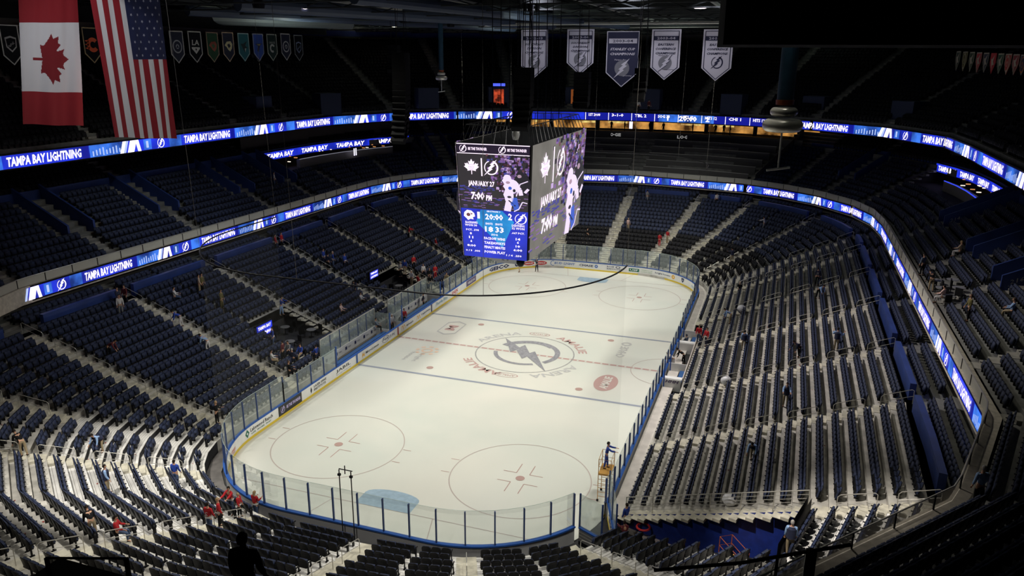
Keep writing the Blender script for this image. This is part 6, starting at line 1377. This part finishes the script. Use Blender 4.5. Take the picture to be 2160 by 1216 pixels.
# rolling scaffold with a worker at the right boards
def scaffold(x, y, z, h, rz, name, label, mat, nrung=6, wd=.75, dp=1.3):
    t = thing(name, (x, y, z), label, 'scaffold'); c, s = math.cos(rz), math.sin(rz); P4 = lambda a, b, zz: (x+a*c-b*s, y+a*s+b*c, z+zz)
    for a in (-wd/2, wd/2):
        for b in (-dp/2, dp/2):
            k = MB(); k.tube([P4(a, b, .1), P4(a, b, h+1.0)], .024, 6); k.build('upright', mat, t)
            k = MB(); k.lathe(P4(a, b, 0), [(0, 0), (.07, .02), (.07, .12), (0, .14)], 8); k.build('castor', BLACK, t)
    for b in (-dp/2, dp/2):
        for q in range(nrung): k = MB(); zz = .35+(h-.4)*q/(nrung-1); k.tube([P4(-wd/2, b, zz), P4(wd/2, b, zz)], .018, 5); k.build('rung', mat, t)
    k = MB(); k.obox(P4(0, 0, h), (c*wd/2, s*wd/2, 0), (-s*dp/2, c*dp/2, 0), (0, 0, .05)); k.build('platform', M('plywood', (.5, .27, .06), .7), t)
    k = MB()
    for zz in (h+.5, h+1.0): k.tube([P4(-wd/2, -dp/2, zz), P4(wd/2, -dp/2, zz), P4(wd/2, dp/2, zz), P4(-wd/2, dp/2, zz)], .02, 5, closed=True)
    k.build('guard_rail', mat, t); return t
SY = M('scaffold_yellow', (.5, .27, .08), .5)
scaffold(12.35, -21.3, .05, 1.85, 0.05, 'rolling_scaffold', 'yellow rolling scaffold on the ice at the right boards', SY)
person((12.3, -21.2, 1.95), math.radians(-80), 'reach', 'blue', 'blue', 'worker in blue overalls on the yellow scaffold reaching for the glass', hair=0)
scaffold(20.3, -27.6, 0, 1.6, .6, 'tunnel_scaffold', 'small orange scaffold frame inside the dark tunnel', M('scaffold_orange', (.35, .08, .02), .5), 4, .7, 1.6)
# clutter around the gate
k = MB(); p = atz(1357, 1113, .9); put_ring(k, lambda u, v: (p[0]+u, p[1]+v, .9), 0, 0, .3, .42, n=20); k.tube([(p[0]+.36*math.cos(a), p[1]+.36*math.sin(a), .93) for a in [2*PI*q/20 for q in range(20)]], .05, 6, closed=True); tag(k.build('hose_coil', M('hose_red', (.5, .03, .03), .5), smooth=False), 'coiled red hose on the floor at the tunnel mouth', 'hose')
def fence(pts, label, h=1.05):
    t = thing('bar_fence', (*pts[0], .1), label, 'fence')
    k = MB(); k.tube([(*p, h+.1) for p in pts], .022, 5); k.build('top_rail', RAILM, t); k = MB(); k.tube([(*p, .2) for p in pts], .018, 5); k.build('bottom_rail', BLACK, t)
    k = MB()
    for a, b in zip(pts, pts[1:]):
        a, b = np.array(a), np.array(b); n = int(np.linalg.norm(b-a)/.13)
        for q in range(n): c = a+(b-a)*q/n; k.tube([(*c, .2), (*c, h+.1)], .01, 4)
    k.build('upright_bars', M('fence_grey', (.12, .11, .1), .5, .3), t, kind='stuff')
fence([(9.6, -30.0), (10.6, -31.4), (12.3, -29.9)], 'dark bar fence behind the near boards left of the gate')
fence([(12.6, -29.6), (13.6, -28.2), (14.4, -28.6)], 'dark bar fence between the gate and the bright stairs')
k = MB()
for q, (x, y) in enumerate(((10.9, -28.7), (11.3, -28.3), (11.8, -28.0))): k.box((x, y, .55), (.5, .35, .06), .7+.2*q); k.box((x, y, .3), (.06, .06, .5))
tag(k.build('camera_gear', BLACK), 'black camera gear in the pit behind the near boards', 'equipment')
for px in (729, 741):
    pass
a = atz(729, 1135, .3); t = thing('goal_camera_mast', (a[0], -31.0, .1), 'two tall thin black poles with a cross bar standing behind the near glass', 'mast')
x0, x1 = aty(723, 1100, -31)[0], aty(747, 1100, -31)[0]
for x in (x0, x1):
    k = MB(); k.tube([(x, -31.05, .1), (x, -31.05, 4.7)], .03, 6); k.build('pole', BLACK, t); k = MB(); k.box((x, -31.05, 4.4), (.16, .12, .12)); k.build('clamp', BLACK, t)
k = MB(); k.tube([(x0, -31.05, 4.75), (x1+.1, -31.05, 4.75)], .03, 5); k.tube([((x0+x1)/2, -31.05, 4.5), ((x0+x1)/2, -31.05, 5.0)], .03, 5); k.build('cross_bar', BLACK, t)
def bag(px, py, s, label, up=0.):
    p = np.array(on(px, py), float); k = MB(); n, m_ = 16, 9; rs = random.Random(px)
    vs = [(p[0]+s*.5*math.sin(PI*j/m_)*(1+.25*rs.random())*math.cos(2*PI*i/n), p[1]+s*.45*math.sin(PI*j/m_)*(1+.25*rs.random())*math.sin(2*PI*i/n), p[2]+up+s*(.5+.5*math.cos(PI*j/m_)*(1+.1*rs.random()))) for j in range(m_+1) for i in range(n)]
    k.add(vs, [(j*n+i, j*n+(i+1) % n, (j+1)*n+(i+1) % n, (j+1)*n+i) for j in range(m_) for i in range(n)]); tag(k.build('plastic_bag', M('plastic_white', (.7, .7, .72), .35), smooth=True), label, 'bag')
bag(1561, 1072, .7, 'big white plastic bag on the guard rail above the tunnel'); bag(1548, 815, .7, 'white plastic bag on an aisle of the right stand'); bag(1573, 662, .8, 'white plastic bag on seats near the far rows of the right stand')
# litter on the near-left rows
lt = MB()
for q in range(420):
    T = rng.uniform(5.0, 6.6) if q % 3 else rng.uniform(-1.0, 1.4); i = rng.uniform(0, 17); ii = int(i)
    if gap('low', ii, T % 8): continue
    c = ring(*P_low(ii+.1+.8*(i-ii))[:4], T); s = rng.uniform(.02, .06); lt.box((c[0], c[1], P_low(ii)[4]+.03), (s*1.6, s, .03), rng.uniform(0, 3), int(rng.integers(0, 3)))
tag(lt.build('litter', [WHITE, M('litter_red', (.4, .05, .04), .6), M('litter_cream', (.5, .45, .35), .7)]), 'scattered cups and paper left on the steps and rows', 'litter', kind='stuff')

# ------------------------------------------------------------------ nearest foreground: dark figure, rails of the upper deck
fl = aty(510, 1132, -54.3); person((fl[0], -54.3, fl[2]-1.80), math.radians(15), 'stand', 'black', 'black', 'dark figure in black silhouette seen from behind at the bottom edge', cap='black', allblack=True, scale=1.03)
k = MB(); k.box((14.2, -55.2, fl[2]-1.92), (11.6, 2.6, .2), .0); tag(k.build('floor_near_deck', M('near_deck', (.02, .02, .02), .9)), kind='structure')
def dark_rail(pts, posts, label, drop=1.0):
    t = thing('deck_rail', pts[0], label, 'railing')
    k = MB(); k.tube(pts, .022, 6); k.build('top_rail', BLACK, t)
    for p, r in posts: k = MB(); k.tube([p, (p[0], p[1], p[2]-drop)], r, 6); k.build('post', BLACK, t)
P_ = lambda px, py, y=-54.6: tuple(aty(px, py, y))
dark_rail([P_(98, 1178), P_(268, 1179)], [(P_(98, 1178), .045), (P_(266, 1179), .045)], 'short black rail on the near deck, bottom left corner')
dark_rail([P_(1380, 1204), P_(1565, 1188), P_(1712, 1163), P_(1795, 1150)], [(P_(1712, 1163), .07), (P_(1640, 1176), .02)], 'black rail on the near deck, bottom right')

# people in the lounge behind the far terraces
for q, px in enumerate((1262, 1290, 1318, 1372, 1400, 1462, 1510, 1528, 1541)):
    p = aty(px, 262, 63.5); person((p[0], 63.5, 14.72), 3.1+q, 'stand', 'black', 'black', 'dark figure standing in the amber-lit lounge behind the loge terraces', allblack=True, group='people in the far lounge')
k = MB(); k.box((4, 64.6, 14.6), (34, 4.4, .2)); tag(k.build('floor_lounge', DARKW), kind='structure')
